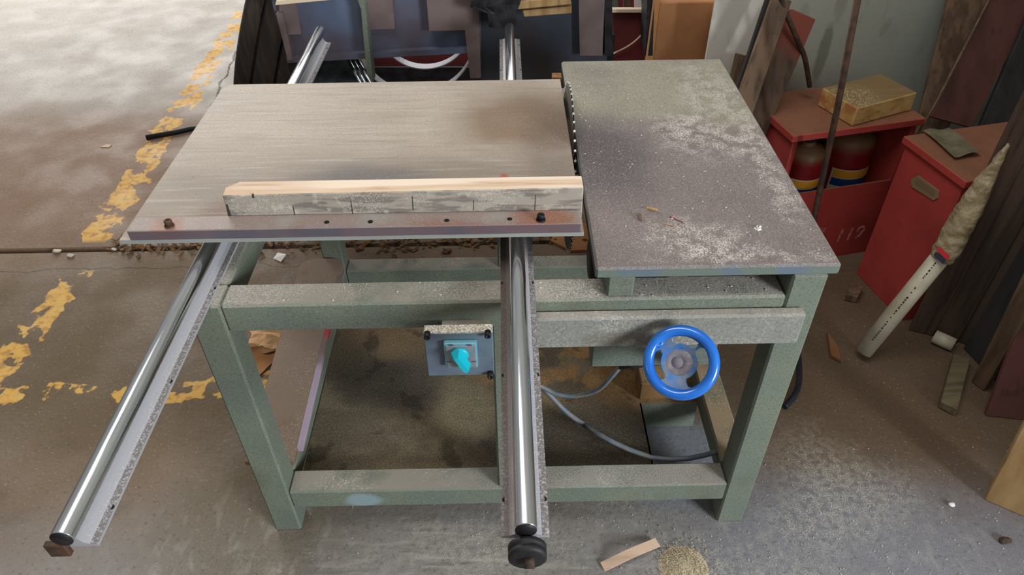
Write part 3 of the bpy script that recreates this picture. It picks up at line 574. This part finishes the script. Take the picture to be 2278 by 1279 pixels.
for k in range(60): fleck(bm, random.uniform(-.64, .11), random.uniform(1.1, 1.6), .7753, random.choice((.0006, .0009)))
tag(put('bench_sawdust', bm, plainm('pale_fleck_fine', (206, 198, 186), .9)), 'fine pale sawdust flecks scattered over the tops and front apron of the saw', 'sawdust', kind='stuff')
for px, py, s, lb in ((2117, 1125, .008, 'white crumb on the grey floor left of the pale plank'), (2232, 1205, .011, 'dark pebble in the bottom right corner of the floor')):
    a = at(px, py, Z=0); bm = B(); bmesh.ops.create_icosphere(bm, subdivisions=2, radius=s); rough_up(bm, s*.5, 60, px); bmesh.ops.scale(bm, verts=bm.verts, vec=(1.2, .8, .6)); bmesh.ops.translate(bm, verts=bm.verts, vec=(a.x, a.y, s*.5)); tag(put('crumb' if px < 2200 else 'pebble', bm, white_plastic if px < 2200 else rust), lb, 'crumb' if px < 2200 else 'stone')
# offcuts on the right floor
a, b = at(2078, 748, Z=.02), at(2122, 768, Z=.02); bm = B(); lathe(bm, [(.017, 0), (.020, 0), (.020, (b-a).length), (.017, (b-a).length), (.017, 0)], (a.x, a.y, .0205), (b.x-a.x, b.y-a.y, 0), 24); tag(put('pipe_offcut', bm, white_pvc), 'short white plastic pipe offcut lying at the foot of the dark planks', 'pipe')
a = [at(*q, Z=.003) for q in ((2085, 905), (2122, 925), (2152, 812), (2115, 800))]; bm = B(); prism(bm, a, (0, 0, .025), .002); tag(put('timber_offcut', bm, offcut), 'grey-green dusty wood offcut lying on the floor below the white pipe offcut', 'wood offcut')
a = [at(*q, Z=.002) for q in ((1878, 668), (1904, 674), (1916, 650), (1888, 642))]; bm = B(); prism(bm, a, (0, 0, .025), .002); tag(put('timber_offcut', bm, plank_mid), 'small square brown offcut on the floor below the fire box marked 119', 'wood offcut')
a = [at(*q, Z=.001) for q in ((1838, 742), (1846, 795), (1870, 808), (1862, 775))]; bm = B(); prism(bm, a, (0, 0, .012), .002); tag(put('bark_scrap', bm, plainm('orange_bark', (124, 84, 52), .9)), 'orange-brown bark scrap on the floor between the right leg and the white pipe', 'scrap')
bm = B(); tube(bm, smooth_path([at(1745, 905, Z=.012), at(1768, 878, Z=.012), at(1778, 845, Z=.012), at(1776, 790, Z=.012), at(1766, 740, Z=.012)]), .008, 12); tag(put('rubber_hose', bm, plainm('black_hose', (26, 30, 40), .5)), 'black rubber hose on the floor showing behind the right front leg', 'hose')

# ------------------------------------------------------------------ fire boxes
def P3(o, u, v, z): return Vector((o.x, o.y, 0))+U*u+V*v+Vector((0, 0, z))
def obx(bm, o, u0, u1, v0, v1, z0, z1, bev=0):
    prism(bm, [P3(o, u0, v0, z0), P3(o, u1, v0, z0), P3(o, u1, v1, z0), P3(o, u0, v1, z0)], (0, 0, z1-z0), bev)
fo = at(1765, 303, Z=.5); LW, LD = .435, .27
fb = thing('fire_extinguisher_box', P3(fo, .2, .12, 0), 'open red steel extinguisher box marked 119 with a wood block on its lid', 'extinguisher box')
bm = B(); obx(bm, fo, 0, LW, 0, LD, .478, .5, .002); put('lid', bm, red_paint, fb)
bm = B(); obx(bm, fo, .012, .03, .012, LD-.01, 0, .478); put('side_panel', bm, red_paint, fb)
bm = B(); obx(bm, fo, LW-.03, LW-.012, .012, LD-.01, 0, .478); put('side_panel', bm, red_paint, fb)
bm = B(); obx(bm, fo, .03, LW-.03, LD-.02, LD-.01, .0, .478); put('back_panel', bm, red_paint, fb)
bm = B(); obx(bm, fo, .03, LW-.03, .012, .018, 0, .285); fp = put('front_panel', bm, red_paint, fb)
bm = B(); obx(bm, fo, .03, LW-.03, .018, LD-.02, .008, .014); put('bottom_panel', bm, red_paint, fb)
def text(body, name, mat, parent, p, right, up, size, depth=.0005, align='CENTER', shear=0):
    c = bpy.data.curves.new('t', 'FONT'); c.body = body; c.size = size; c.extrude = depth; c.align_x = align; c.align_y = 'CENTER'; c.shear = shear
    o = bpy.data.objects.new('t', c); COL.objects.link(o); dg = bpy.context.evaluated_depsgraph_get(); me = bpy.data.meshes.new_from_object(o.evaluated_get(dg)); bpy.data.objects.remove(o)
    right = Vector(right).normalized(); up = Vector(up); up = (up-right*up.dot(right)).normalized(); n = right.cross(up)
    M = Matrix((right, up, n)).transposed().to_4x4(); M.translation = p-WORLD(parent); me.transform(M); me.materials.clear(); me.materials.append(mat.m)
    q = bpy.data.objects.new(name, me); COL.objects.link(q); q.parent = parent; return q
def on_front(px, py, o, v):  # point of the plane  (x-o).V = v  seen at the pixel
    d = at(px, py, Y=1)-CAM; nn = V; base = P3(o, 0, v, 0); t = (base-CAM).dot(nn)/d.dot(nn); return CAM+d*t
tp = on_front(1889, 522, fo, .0115)
faint = plainm('worn_pink_paint', (214, 150, 144), .8, 0, (150, 60, 58), 60)
text('119', 'painted_number', faint, fp, tp, U, (0, 0, 1), .072, shear=.12)
tp2 = on_front(1822, 522, fo, .0115); text('警', 'painted_character', faint, fp, tp2, U, (0, 0, 1), .05)
def extinguisher(cu, cv, r, label, zt):
    c = P3(fo, cu, cv, 0)
    e = thing('fire_extinguisher', c+Vector((0, 0, .0145)), label, 'fire extinguisher')
    bm = B(); lathe(bm, [(0, .0145), (r*.95, .0145), (r, .025), (r, zt-.05), (r*.96, zt-.025), (r*.75, zt-.008), (r*.4, zt), (.02, zt+.004), (.02, zt+.012), (0, zt+.012)], c, (0, 0, 1), 40); cyl = put('cylinder', bm, red_gloss, e)
    bm = B(); lathe(bm, [(0, zt+.01), (.018, zt+.01), (.022, zt+.02), (.022, zt+.045), (.012, zt+.055), (0, zt+.055)], c, (0, 0, 1), 20); put('valve', bm, plainm('valve_black', (38, 38, 44), .5), e)
    bm = B(); d = (U*.6-V*.8); p0 = c+Vector((0, 0, zt+.045)); tube(bm, [p0-d*.01, p0+d*.03, p0+d*.065-Vector((0, 0, .01))], [.007, .009, .006], 8); put('lever', bm, plainm('lever_tan', (120, 92, 60), .7), e)
    for nm, z0, z1, m_, rr_ in (('label_border', .19, .300, cream, .0008), ('label_yellow', .270, .296, yellow_l, .0012), ('label_blue', .240, .267, blue_l, .0012)):
        bm = B(); a0 = math.atan2(-V.y*1, -V.x*1); n = 20; w_ = 1.0 if nm == 'label_border' else .93; lo = []; hi = []
        for k in range(n+1):
            a = a0+(k/n-.5)*2*w_; q = Vector((math.cos(a), math.sin(a), 0))*(r+rr_); lo.append(bm.verts.new(c+q+Vector((0, 0, z0)))); hi.append(bm.verts.new(c+q+Vector((0, 0, z1))))
        for k in range(n): f = bm.faces.new((lo[k], lo[k+1], hi[k+1], hi[k])); f.smooth = True
        put(nm, bm, m_, cyl)
    return e, c
e1, c1 = extinguisher(.145, .115, .063, 'left red fire extinguisher with a yellow and blue label, half behind the leaning rebar', .395)
e2, c2 = extinguisher(.322, .15, .080, 'right red fire extinguisher with a blue and yellow label, wider of the pair', .41)
# block on lid
f, l, r_ = at(1894, 282, Z=.5), at(1818, 235, Z=.5), at(2026, 246, Z=.5); k4 = l+r_-f; hh = .058
bm = B(); hexa(bm, [v+Vector((0, 0, .0008)) for v in (f, r_, k4, l)], [v+Vector((0, 0, hh)) for v in (f, r_, k4, l)], .003)
bmesh.ops.subdivide_edges(bm, edges=bm.edges[:], cuts=3, use_grid_fill=True)
mt = wood('rough_pine', (206, 172, 112), (186, 142, 84), 30); mt.mix((176, 112, 62), mt.mul(mt.FACE(0, -1, .3, .6), mt.N(30, .35, .6), .9)).mix((118, 98, 70), mt.mul(mt.UP(), .85)).mix((190, 170, 130), mt.mul(mt.UP(), mt.N(160, .5, .6), mt.REG((1.02, 1.95, .55), (.07, .07, 1), .6, .6, 20), .8))
tag(put('timber_block', bm, mt), 'chunky rough pine block with sawdust on top, lying on the extinguisher box lid', 'wood block')
# second box
b2 = at(2150, 405, Z=.5)
fb2 = thing('fire_extinguisher_box', P3(b2, .2, .12, 0), 'closed red steel fire box with a slotted handle plate and grey felt on top', 'extinguisher box')
D2 = .255; L2 = .42
bm = B(); obx(bm, b2, 0, L2, 0, D2, .478, .5, .002); put('lid', bm, red_paint, fb2)
bm = B(); obx(bm, b2, .010, L2-.01, .010, D2-.01, 0, .478, .002); body2 = put('body', bm, red_paint, fb2)
bc = P3(b2, .010, 0, 0)
def on_left(px, py, off=0):
    d = at(px, py, Y=1)-CAM; t = (bc-U*off-CAM).dot(U)/d.dot(U); return CAM+d*t
def plate(bm, pts, d): prism(bm, pts, d)
bm = B(); prism(bm, [on_left(*q, .0002) for q in ((2027, 399), (2030, 416), (2078, 446), (2088, 441), (2090, 424), (2044, 390))], tuple(-U*.003), .0006); hp = put('handle_plate', bm, plainm('bare_steel_handle', (150, 126, 96), .6, .2), fb2)
bm = B(); prism(bm, [on_left(*q, .0033) for q in ((2035, 400), (2037, 408), (2075, 434), (2080, 431), (2079, 423), (2044, 398))], tuple(-U*.0006)); put('slot', bm, plainm('slot_grime', (128, 104, 84), .9), hp)
a = [at(*q, Z=.503) for q in ((2052, 292), (2122, 356), (2180, 346), (2110, 286))]
bm = B(); n = 8; vs = {}
for i in range(n+1):
    for j in range(n+1):
        p = a[0].lerp(a[3], i/n).lerp(a[1].lerp(a[2], i/n), j/n); z = .502+.004*math.sin(i*.8+j*.5)+.004+.008*(j/n)**3
        vs[i, j] = bm.verts.new((p.x, p.y, z))
for i in range(n):
    for j in range(n): bm.faces.new((vs[i, j], vs[i+1, j], vs[i+1, j+1], vs[i, j+1]))
g = bmesh.ops.solidify(bm, geom=bm.faces[:], thickness=-.003)
tag(put('felt_piece', bm, felt), 'dusty grey-green felt piece lying on the closed red fire box', 'felt')
# pvc pipe
p0 = at(1920, 782, Z=.024); pm = at(2098, 565, X=1.15); pt = at(2243, 318, X=1.235); d = (pm-p0)
pipe = thing('plastic_pipe', (p0.x, p0.y, 0), 'white printed plastic pipe leaning on the closed fire box, top wrapped in crumpled plastic', 'pipe')
bm = B(); tp_ = p0+d*1.12; lathe(bm, [(.0215, 0), (.0245, 0), (.0245, (tp_-p0).length), (.0215, (tp_-p0).length), (.0215, 0)], p0, tp_-p0, 36); pp = put('tube', bm, white_pvc, pipe)
bm = B(); dn = d.normalized(); view = (CAM-p0.lerp(pm, .5)).normalized(); sd = dn.cross(view).normalized(); fr = (view-dn*view.dot(dn)).normalized(); pos = .05
while pos < .93*d.length:
    w_ = random.choice((.003, .004, .006)); c = p0+dn*pos+fr*.0246; 
    if random.random() > .18: prism(bm, [c-sd*random.uniform(.0015, .003), c+dn*w_-sd*.0015, c+dn*w_+sd*random.uniform(.0005, .003), c+sd*.002], tuple(fr*.0004))
    pos += w_+random.choice((.002, .003, .005))
put('printed_marking', bm, ink, pp)
bm = B(); path = smooth_path([p0+d*.96, p0+d*1.06, pm.lerp(pt, .28), pm.lerp(pt, .55), pm.lerp(pt, .78), pt], 6); n = len(path)
prof = [.029, .033, .033, .027, .015, .003]; rad = [prof[min(int(i/6), 5)]*(1-(i/6) % 1)+prof[min(int(i/6)+1, 5)]*((i/6) % 1) for i in range(n)]
tube(bm, path, rad, 32); rough_up(bm, .0045, 45, 3); rough_up(bm, .002, 130, 5); put('plastic_wrap', bm, wrap, pipe)
c = pm.lerp(pt, .02)+fr*.038; bm = B(); prism(bm, [c-sd*.018, c+dn*.012-sd*.018, c+dn*.004+sd*.018, c-dn*.008+sd*.018], tuple(fr*.002)); put('red_label', bm, plainm('red_label', (190, 40, 46), .6), pipe)
bm = B(); c = c-dn*.014; prism(bm, [c-sd*.016, c+dn*.011-sd*.016, c+dn*.004+sd*.016, c-dn*.008+sd*.016], tuple(fr*.002)); put('navy_label', bm, plainm('navy_label', (40, 44, 66), .6), pipe)

# ------------------------------------------------------------------ leaning boards
def board(name, bl, br, Zb, tl, tr, Yt, th, mat, label, cat='board', group=None, Yb=None):
    if Yb is None: a, b = at(*bl, Z=Zb), at(*br, Z=Zb)
    else: a, b = at(*bl, Y=Yb), at(*br, Y=Yb)
    c, d = at(*tr, Y=Yt), at(*tl, Y=Yt)
    n = (b-a).cross(d-a).normalized()
    if n.dot(CAM-a) > 0: n = -n
    pn = (b-a).cross(d-a).normalized(); rr_ = c-CAM; c = CAM+rr_*((a-CAM).dot(pn)/rr_.dot(pn))   # keep the board flat
    bm = B(); hexa(bm, [a, b, c, d], [p+n*th for p in (a, b, c, d)], min(.002, th*.2)); return tag(put(name, bm, mat), label, cat, group)
# left cluster, behind the worktop corner; feet on the floor, tops against the wall
board('leaning_plank', (1505, 612), (1566, 622), None, (1762, 20), (1815, 43), 2.05, .02, plank_paintred, 'brown plank with a red painted top end leaning on the wall behind the worktop corner', Yb=1.78)
board('leaning_plank', (1510, 590), (1556, 598), None, (1722, -10), (1762, 2), 2.0, .018, plank_mid, 'long grey-brown plank leaning in front of the red-ended plank by the white wall', Yb=1.76)
board('leaning_plank', (1545, 480), (1566, 485), None, (1708, -10), (1732, -2), 2.06, .015, plank_black, 'narrow black lath leaning just left of the long grey-brown plank', Yb=1.86)
board('timber_offcut', (1600, 300), (1655, 330), None, (1645, 120), (1690, 130), 2.06, .03, plank_mid, 'short brown timber stub standing beside the foot of the wall at the worktop corner', 'wood offcut', Yb=1.99)
bm = B(); tube(bm, smooth_path([at(1725, -40, Y=2.0), at(1745, 20, Y=2.0), at(1770, 80, Y=2.0), at(1789, 125, Y=2.02), at(1797, 165, Y=2.04), at(1801, 192, Y=2.05)]), .0075, 12); tag(put('bent_bar', bm, rust), 'bent rusty iron bar leaning in the corner above the extinguisher box lid', 'bar')
bm = B(); a = at(1915, -40, Y=1.72); b = at(1815, 465, Y=1.75); e_ = b+(b-a)*.55; e_ = at(1768, 690, Z=.004); tube(bm, [a, a.lerp(b, .5)+Vector((.004, 0, 0)), b, e_], .0085, 12); tag(put('rebar', bm, rust), 'long rusty rebar leaning across the front of the open extinguisher box', 'bar')
# behind box two
board('leaning_sheet', (2035, 300), (2110, 290), None, (2125, -60), (2225, -50), 2.28, .018, plank_mid, 'brown panel leaning on the wall behind the closed fire box, leftmost of the tall panels', 'panel', Yb=2.05)
board('leaning_sheet', (2070, 260), (2160, 285), None, (2232, -60), (2330, -40), 2.15, .018, plank_red, 'dark red-brown panel leaning behind the closed fire box in front of the brown panel', 'panel', Yb=1.99)
bm = B(); tube(bm, [at(2215, -30, Y=2.13), at(2082, 228, Y=1.99), at(2040, 300, Y=1.93)], .003, 8); tag(put('thin_stick', bm, offcut), 'thin pale stick leaning against the dark red-brown panel behind the fire boxes', 'stick')
board('leaning_sheet', (2165, 320), (2330, 330), None, (2290, 30), (2420, 40), 2.10, .018, plank_black, 'blackened panel leaning at the right edge behind the closed fire box', 'panel', Yb=1.98)
# right stack, feet on the floor
board('leaning_plank', (2022, 735), (2076, 748), .001, (2300, 160), (2370, 190), 1.575, .015, plank_dark, 'dark plank leaning furthest back behind the white plastic pipe')
board('leaning_plank', (2100, 748), (2230, 800), .001, (2322, 150), (2470, 230), 1.585, .012, wood('charred_plank', (80, 66, 56), (62, 52, 44), 18, (1.5, 1.5, .1)), 'widest dark plank in the right stack, reaching up past the closed fire box lid')
board('leaning_plank', (2075, 745), (2128, 765), .001, (2345, 200), (2420, 240), 1.555, .012, wood('umber_plank', (84, 68, 56), (60, 50, 42), 22, (1.5, 1.5, .1)), 'dark umber plank standing behind the short white pipe offcut')
board('leaning_lath', (2128, 760), (2144, 762), .001, (2325, 350), (2350, 352), 1.52, .015, plank_mid, 'narrow brown lath standing right of the dark umber plank', 'lath')
board('leaning_sheet', (2142, 775), (2215, 850), .001, (2380, 360), (2480, 420), 1.48, .012, plank_black, 'black sheet standing between the narrow lath and the broad brown plank', 'panel')
board('leaning_plank', (2160, 849), (2188, 870), .001, (2362, 430), (2420, 470), 1.32, .02, plank_mid, 'broad brown plank standing at the right edge with its foot before the black sheet')
board('leaning_sheet', (2193, 926), (2320, 940), .001, (2330, 560), (2480, 570), 1.36, .015, plank_red, 'dark red sheet standing at the right edge above the pale plank', 'panel')
board('leaning_plank', (2190, 1112), (2330, 1172), .001, (2352, 800), (2480, 850), 1.0, .022, plank_pale, 'clean pale plank standing in the bottom right corner')
bm = B(); tube(bm, smooth_path([at(2211, 524, X=1.34), at(2213, 505, X=1.34), at(2228, 480, X=1.35), at(2252, 465, X=1.36), at(2290, 448, X=1.38)]), .0012, 8)
lathe(bm, [(0, -.006), (.006, 0), (0, .006)], at(2211, 526, X=1.34), (1, 0, 0), 8); tag(put('dry_twig', bm, plainm('twig', (130, 112, 84), .9)), 'thin curled twig with a pale knob stuck between the dark planks', 'twig')

# ------------------------------------------------------------------ background: tyre and welded steel frame
tz = .50; tr_ = .50; ty = 2.30+tr_+.05
tyr = None
LA = math.radians(22); bm = B(); n = 120; x0 = -1.085; wd = .27
sec = [(0.30, .000), (.40, -.012), (.46, -.006), (.487, .004), (.497, .022), (.5, .05), (.5, .058), (.490, .060), (.490, .066), (.5, .068), (.502, .13), (.502, .135), (.490, .137), (.490, .143), (.502, .145), (.5, wd-.05), (.497, wd-.02), (.46, wd+.006), (.40, wd+.012), (.30, wd)]
rings = []
for k in range(n*2):
    a = 2*math.pi*k/(n*2); ser = .004 if k % 2 else 0
    ring = []
    for r, h in sec:
        rr_ = r*tr_/.5; rr_ -= ser if .47 < r and (h < .045 or h > wd-.045) else 0
        z_ = tz+rr_*math.sin(a); ring.append(bm.verts.new((x0+h*math.cos(LA)+z_*math.sin(LA), ty-rr_*math.cos(a), z_*math.cos(LA)-h*math.sin(LA)+.004+(wd+.012)*math.sin(LA))))
    rings.append(ring)
for i in range(len(rings)):
    for k in range(len(sec)):
        f = bm.faces.new((rings[i][k], rings[(i+1) % len(rings)][k], rings[(i+1) % len(rings)][(k+1) % len(sec)], rings[i][(k+1) % len(sec)])); f.smooth = k not in (5, 6, 7, 8, 10, 11, 12, 13)
tyre = tag(put('tyre', bm, rubber), 'large black worn tyre standing at the left end of the welded steel frame', 'tyre')
Yc = 2.26
ch = thing('steel_chassis', (-.2, Yc, 0), 'large welded frame of blue-grey and brown steel plates standing behind the saw', 'steel frame')
def sp_(name, poly, Y, th, mat, parent=ch):
    bm = B(); prism(bm, [at(a, b, Y=Y) for a, b in poly], (0, th, 0)); return put(name, bm, mat, parent)
top = -14
sp_('back_plate', [(640, 132), (1000, 112), (1045, 108), (1070, 108), (1070, top), (600, top)], Yc+.03, .01, blued)
sp_('right_plate', [(1070, 200), (1350, 200), (1350, top), (1070, top)], Yc+.03, .01, plainm('dark_blued_steel', (62, 68, 80), .5, 0, (58, 52, 54), 4))
sp_('left_side_plate', [(614, 30), (640, 134), (652, 134), (628, 28)], Yc, .06, brown_steel)
sp_('brown_plate', [(621, top), (621, 20), (637, 77), (670, 76), (658, 8), (655, top)], Yc+.012, .018, brown_steel)
sp_('brown_plate', [(812, top), (822, 66), (878, 64), (872, top)], Yc+.012, .018, brown_steel)
sp_('brown_plate', [(948, top), (955, 69), (1034, 67), (1046, 174), (1070, 174), (1064, top)], Yc-.01, .04, brown_steel)
sp_('brown_plate', [(1288, top), (1288, 40), (1245, 42), (1245, 33), (1288, 30), (1290, 124), (1340, 124), (1346, top)][4:]+[(1288, top)], Yc-.005, .035, brown_steel)
sp_('stiffener_rib', [(790, top), (803, 20), (818, 185), (830, 185), (812, 10), (800, top)], Yc-.03, .06, steel_green)
sp_('lower_bar', [(636, 128), (640, 140), (1045, 118), (1045, 106)], Yc+.005, .025, blued)
sp_('right_upright', [(1345, top), (1345, 124), (1362, 124), (1362, top)], Yc, .1, dark_steel)
sp_('right_upright', [(1440, top), (1435, 124), (1452, 124), (1456, top)], Yc, .1, dark_steel)
# feet carrying the frame
for x in (-.70, .10, .34):
    boxpart('foot', dark_steel, ch, x-.02, x+.02, Yc+.042, Yc+.08, 0, .62, bev=.002)
sp_('inner_panel', [(760, 100), (1350, 100), (1350, 260), (760, 260)], Yc+.42, .01, deep_red)
sp_('bottom_plate', [(745, 150), (1350, 150), (1350, 260), (745, 260)], Yc+.30, .01, dark_steel)
# hoops
for i, (cx_, cy_, rx_, lb) in enumerate(((945, 55, 100, 'upper bright steel hoop showing under the welded frame'), (925, 88, 125, 'lower bright steel hoop showing under the welded frame'))):
    Y = Yc+.12+.05*i; pts = []
    for k in range(33):
        a = math.pi*(1+k/32); pts.append(at(cx_+rx_*math.cos(a)*1.05, cy_-rx_*math.sin(a), Y=Y))
    bm = B(); th = Vector((0, .04, 0)); rows = []
    for p_, q_ in zip(pts, pts[1:]):
        pass
    c0 = sum(pts, Vector())/len(pts)
    for p_ in pts:
        dd = (p_-c0).normalized()*.004; rows.append([bm.verts.new(p_), bm.verts.new(p_+th), bm.verts.new(p_+th-dd), bm.verts.new(p_-dd)])
    for u_, v_ in zip(rows, rows[1:]):
        for k in range(4): bm.faces.new((u_[k], u_[(k+1) % 4], v_[(k+1) % 4], v_[k]))
    bm.faces.new(rows[0]); bm.faces.new(rows[-1][::-1])
    put('hoop', bm, bright_strip, ch)
# polished bundle under the frame
sh = thing('steel_sheet', at(760, 210, Y=2.2), 'scratched dark steel sheet lying behind the sliding table beside the left chrome rail', 'steel sheet')
bm = B(); a = [at(712, 128, Y=2.42), at(800, 128, Y=2.42), at(822, 240, Y=2.14), at(640, 240, Y=2.14)]; prism(bm, a, (0, 0, -.006)); put('sheet', bm, plainm('scratched_sheet', (92, 98, 100), .3, .7, (54, 58, 60), 24, stretch=(1, .3, 1)), sh)
sh.location.z = 0
for ch_ in sh.children:
    ch_.location.z = at(760, 210, Y=2.2).z
for i, (a, b) in enumerate((((770, 122), (800, 180)), ((780, 122), (810, 180)), ((790, 122), (822, 180)))):
    p, q = at(*a, Y=2.36), at(*b, Y=2.20); bm = B(); tube(bm, [p+(p-q)*.3, q+(q-p)*.2], .006, 14)
    tag(put('polished_tube', bm, polished), ['leftmost of three polished tubes lying slanted under the welded frame', 'middle of three polished tubes lying slanted under the welded frame', 'rightmost of three polished tubes lying slanted under the welded frame'][i], 'tube')
# dark lump and offcuts on the frame
bm = B(); c = at(1100, -8, Y=2.2); grid_box(bm, c.x-.07, c.x+.075, 2.17, 2.245, at(1100, 52, Y=2.2).z, c.z+.06, 6)
for v in bm.verts:
    if v.co.z < c.z-.03: v.co.x = c.x+.02+(v.co.x-c.x)*.62
rough_up(bm, .01, 18); tag(put('cast_bracket', bm, dark_steel), 'dark greasy cast bracket hanging over the far end of the centre chrome rail', 'bracket')
for i, (poly, Y, m_, lb) in enumerate((
    ([(1140, 6), (1148, 22), (1272, 10), (1268, -8)], 2.19, plank_pale, 'upper pale offcut of the pair resting on the welded frame'),
    ([(1162, 24), (1166, 38), (1272, 30), (1272, 14)], 2.20, plank_pale, 'lower splintered pale offcut resting on the welded frame'),
    ([(1196, -40), (1198, 6), (1262, -2), (1262, -40)], 2.20, offcut, 'grey weathered offcut on top of the pale offcuts at the top edge'))):
    bm = B(); prism(bm, [at(a, b, Y=Y) for a, b in poly], (0, .06, 0), .002); tag(put('timber_offcut', bm, m_), lb, 'wood offcut')
bm = B(); prism(bm, [at(a, b, Y=2.235) for a, b in ((612, 12), (614, 2), (735, -10), (738, 0))], (0, .05, 0), .001); tag(put('timber_lath', bm, cream), 'pale lath lying along the top left edge of the steel chassis', 'lath')
# wood piece in the gap behind the blade, and cardboard corner under the saw
a = at(1250, 192, Y=1.75); boxed = B(); box(boxed, .125, .15, 1.80, 1.83, .60, .70, .001); tag(put('wood_wedge', boxed, plainm('orange_wedge', (158, 112, 68), .8, 0, (120, 78, 46), 60)), 'small orange-brown wood wedge standing in the gap behind the saw blade', 'wood offcut')
a = [at(*q, Z=.002) for q in ((1225, 540), (1270, 562), (1320, 560), (1320, 500), (1240, 505))]; bm = B(); prism(bm, a, (0, 0, .01)); tag(put('cardboard_flap', bm, card_orange), 'orange cardboard flap on the floor seen under the gap between the two tables', 'cardboard')
# red-brown bin with cable, cardboard box
bn = thing('steel_bin', (.42, 2.5, 0), 'dark red steel bin with a white rim standing behind the worktop', 'bin')
def bp(name, poly, Y, th, mat): bm = B(); prism(bm, [at(a, b, Y=Y) for a, b in poly], (0, th, 0)); return put(name, bm, mat, bn)
bp('front_panel', [(1356, 26), (1356, 210), (1442, 210), (1442, 26)], 2.42, .01, deep_red)
bp('rim', [(1356, 21), (1356, 28), (1444, 28), (1444, 21)], 2.40, .02, cream)
bp('back_panel', [(1356, -60), (1356, 60), (1444, 60), (1444, -60)], 2.62, .01, deep_red)
boxpart('bin_base', deep_red, bn, .33, .47, 2.43, 2.62, 0, .02)
bm = B(); tube(bm, smooth_path([at(1362, 120, Y=2.40), at(1395, 104, Y=2.40), at(1420, 85, Y=2.40), at(1438, 64, Y=2.40)]), .003, 10); tag(put('white_cable', bm, cream), 'thin white cable curving down the front of the dark red bin', 'cable')
for i, (x_, m_, lb) in enumerate(((1368, steel_green, 'green strip standing in the dark red bin'), (1395, plank_mid, 'brown stick standing in the dark red bin'), (1420, white_plastic, 'white strip standing in the dark red bin'), (1436, plainm('light_blue_plastic', (120, 160, 180), .6), 'light blue strip standing in the dark red bin'))):
    bm = B(); prism(bm, [at(x_-8, 22, Y=2.5), at(x_+8, 22, Y=2.5), at(x_+2, -60, Y=2.5), at(x_-10, -60, Y=2.5)], (0, .01, 0)); tag(put('strip', bm, m_), lb, 'strip')
cb = thing('cardboard_box', (.56, 2.4, 0), 'orange-brown cardboard box standing left of the white wall end', 'box')
a, b = at(1467, 6, Y=2.28), at(1577, 6, Y=2.28); zt = a.z
bm = B(); prism(bm, [(a.x, 2.28, 0), (b.x+.05, 2.28, 0), (b.x+.05, 2.50, 0), (a.x, 2.50, 0)], (0, 0, zt), .003); body = put('carton', bm, card_orange, cb)
bm = B(); prism(bm, [(a.x-.03, 2.255, zt-.30), (a.x+.001, 2.278, zt-.30), (a.x+.001, 2.278, zt+.03), (a.x-.026, 2.255, zt+.03)], (0, .005, 0)); put('side_flap', bm, card, cb)
bm = B(); prism(bm, [(a.x-.03, 2.262, .0), (a.x-.001, 2.279, .0), (a.x-.001, 2.279, zt-.29), (a.x-.03, 2.262, zt-.29)], (0, .004, 0)); put('side_flap', bm, card, cb)
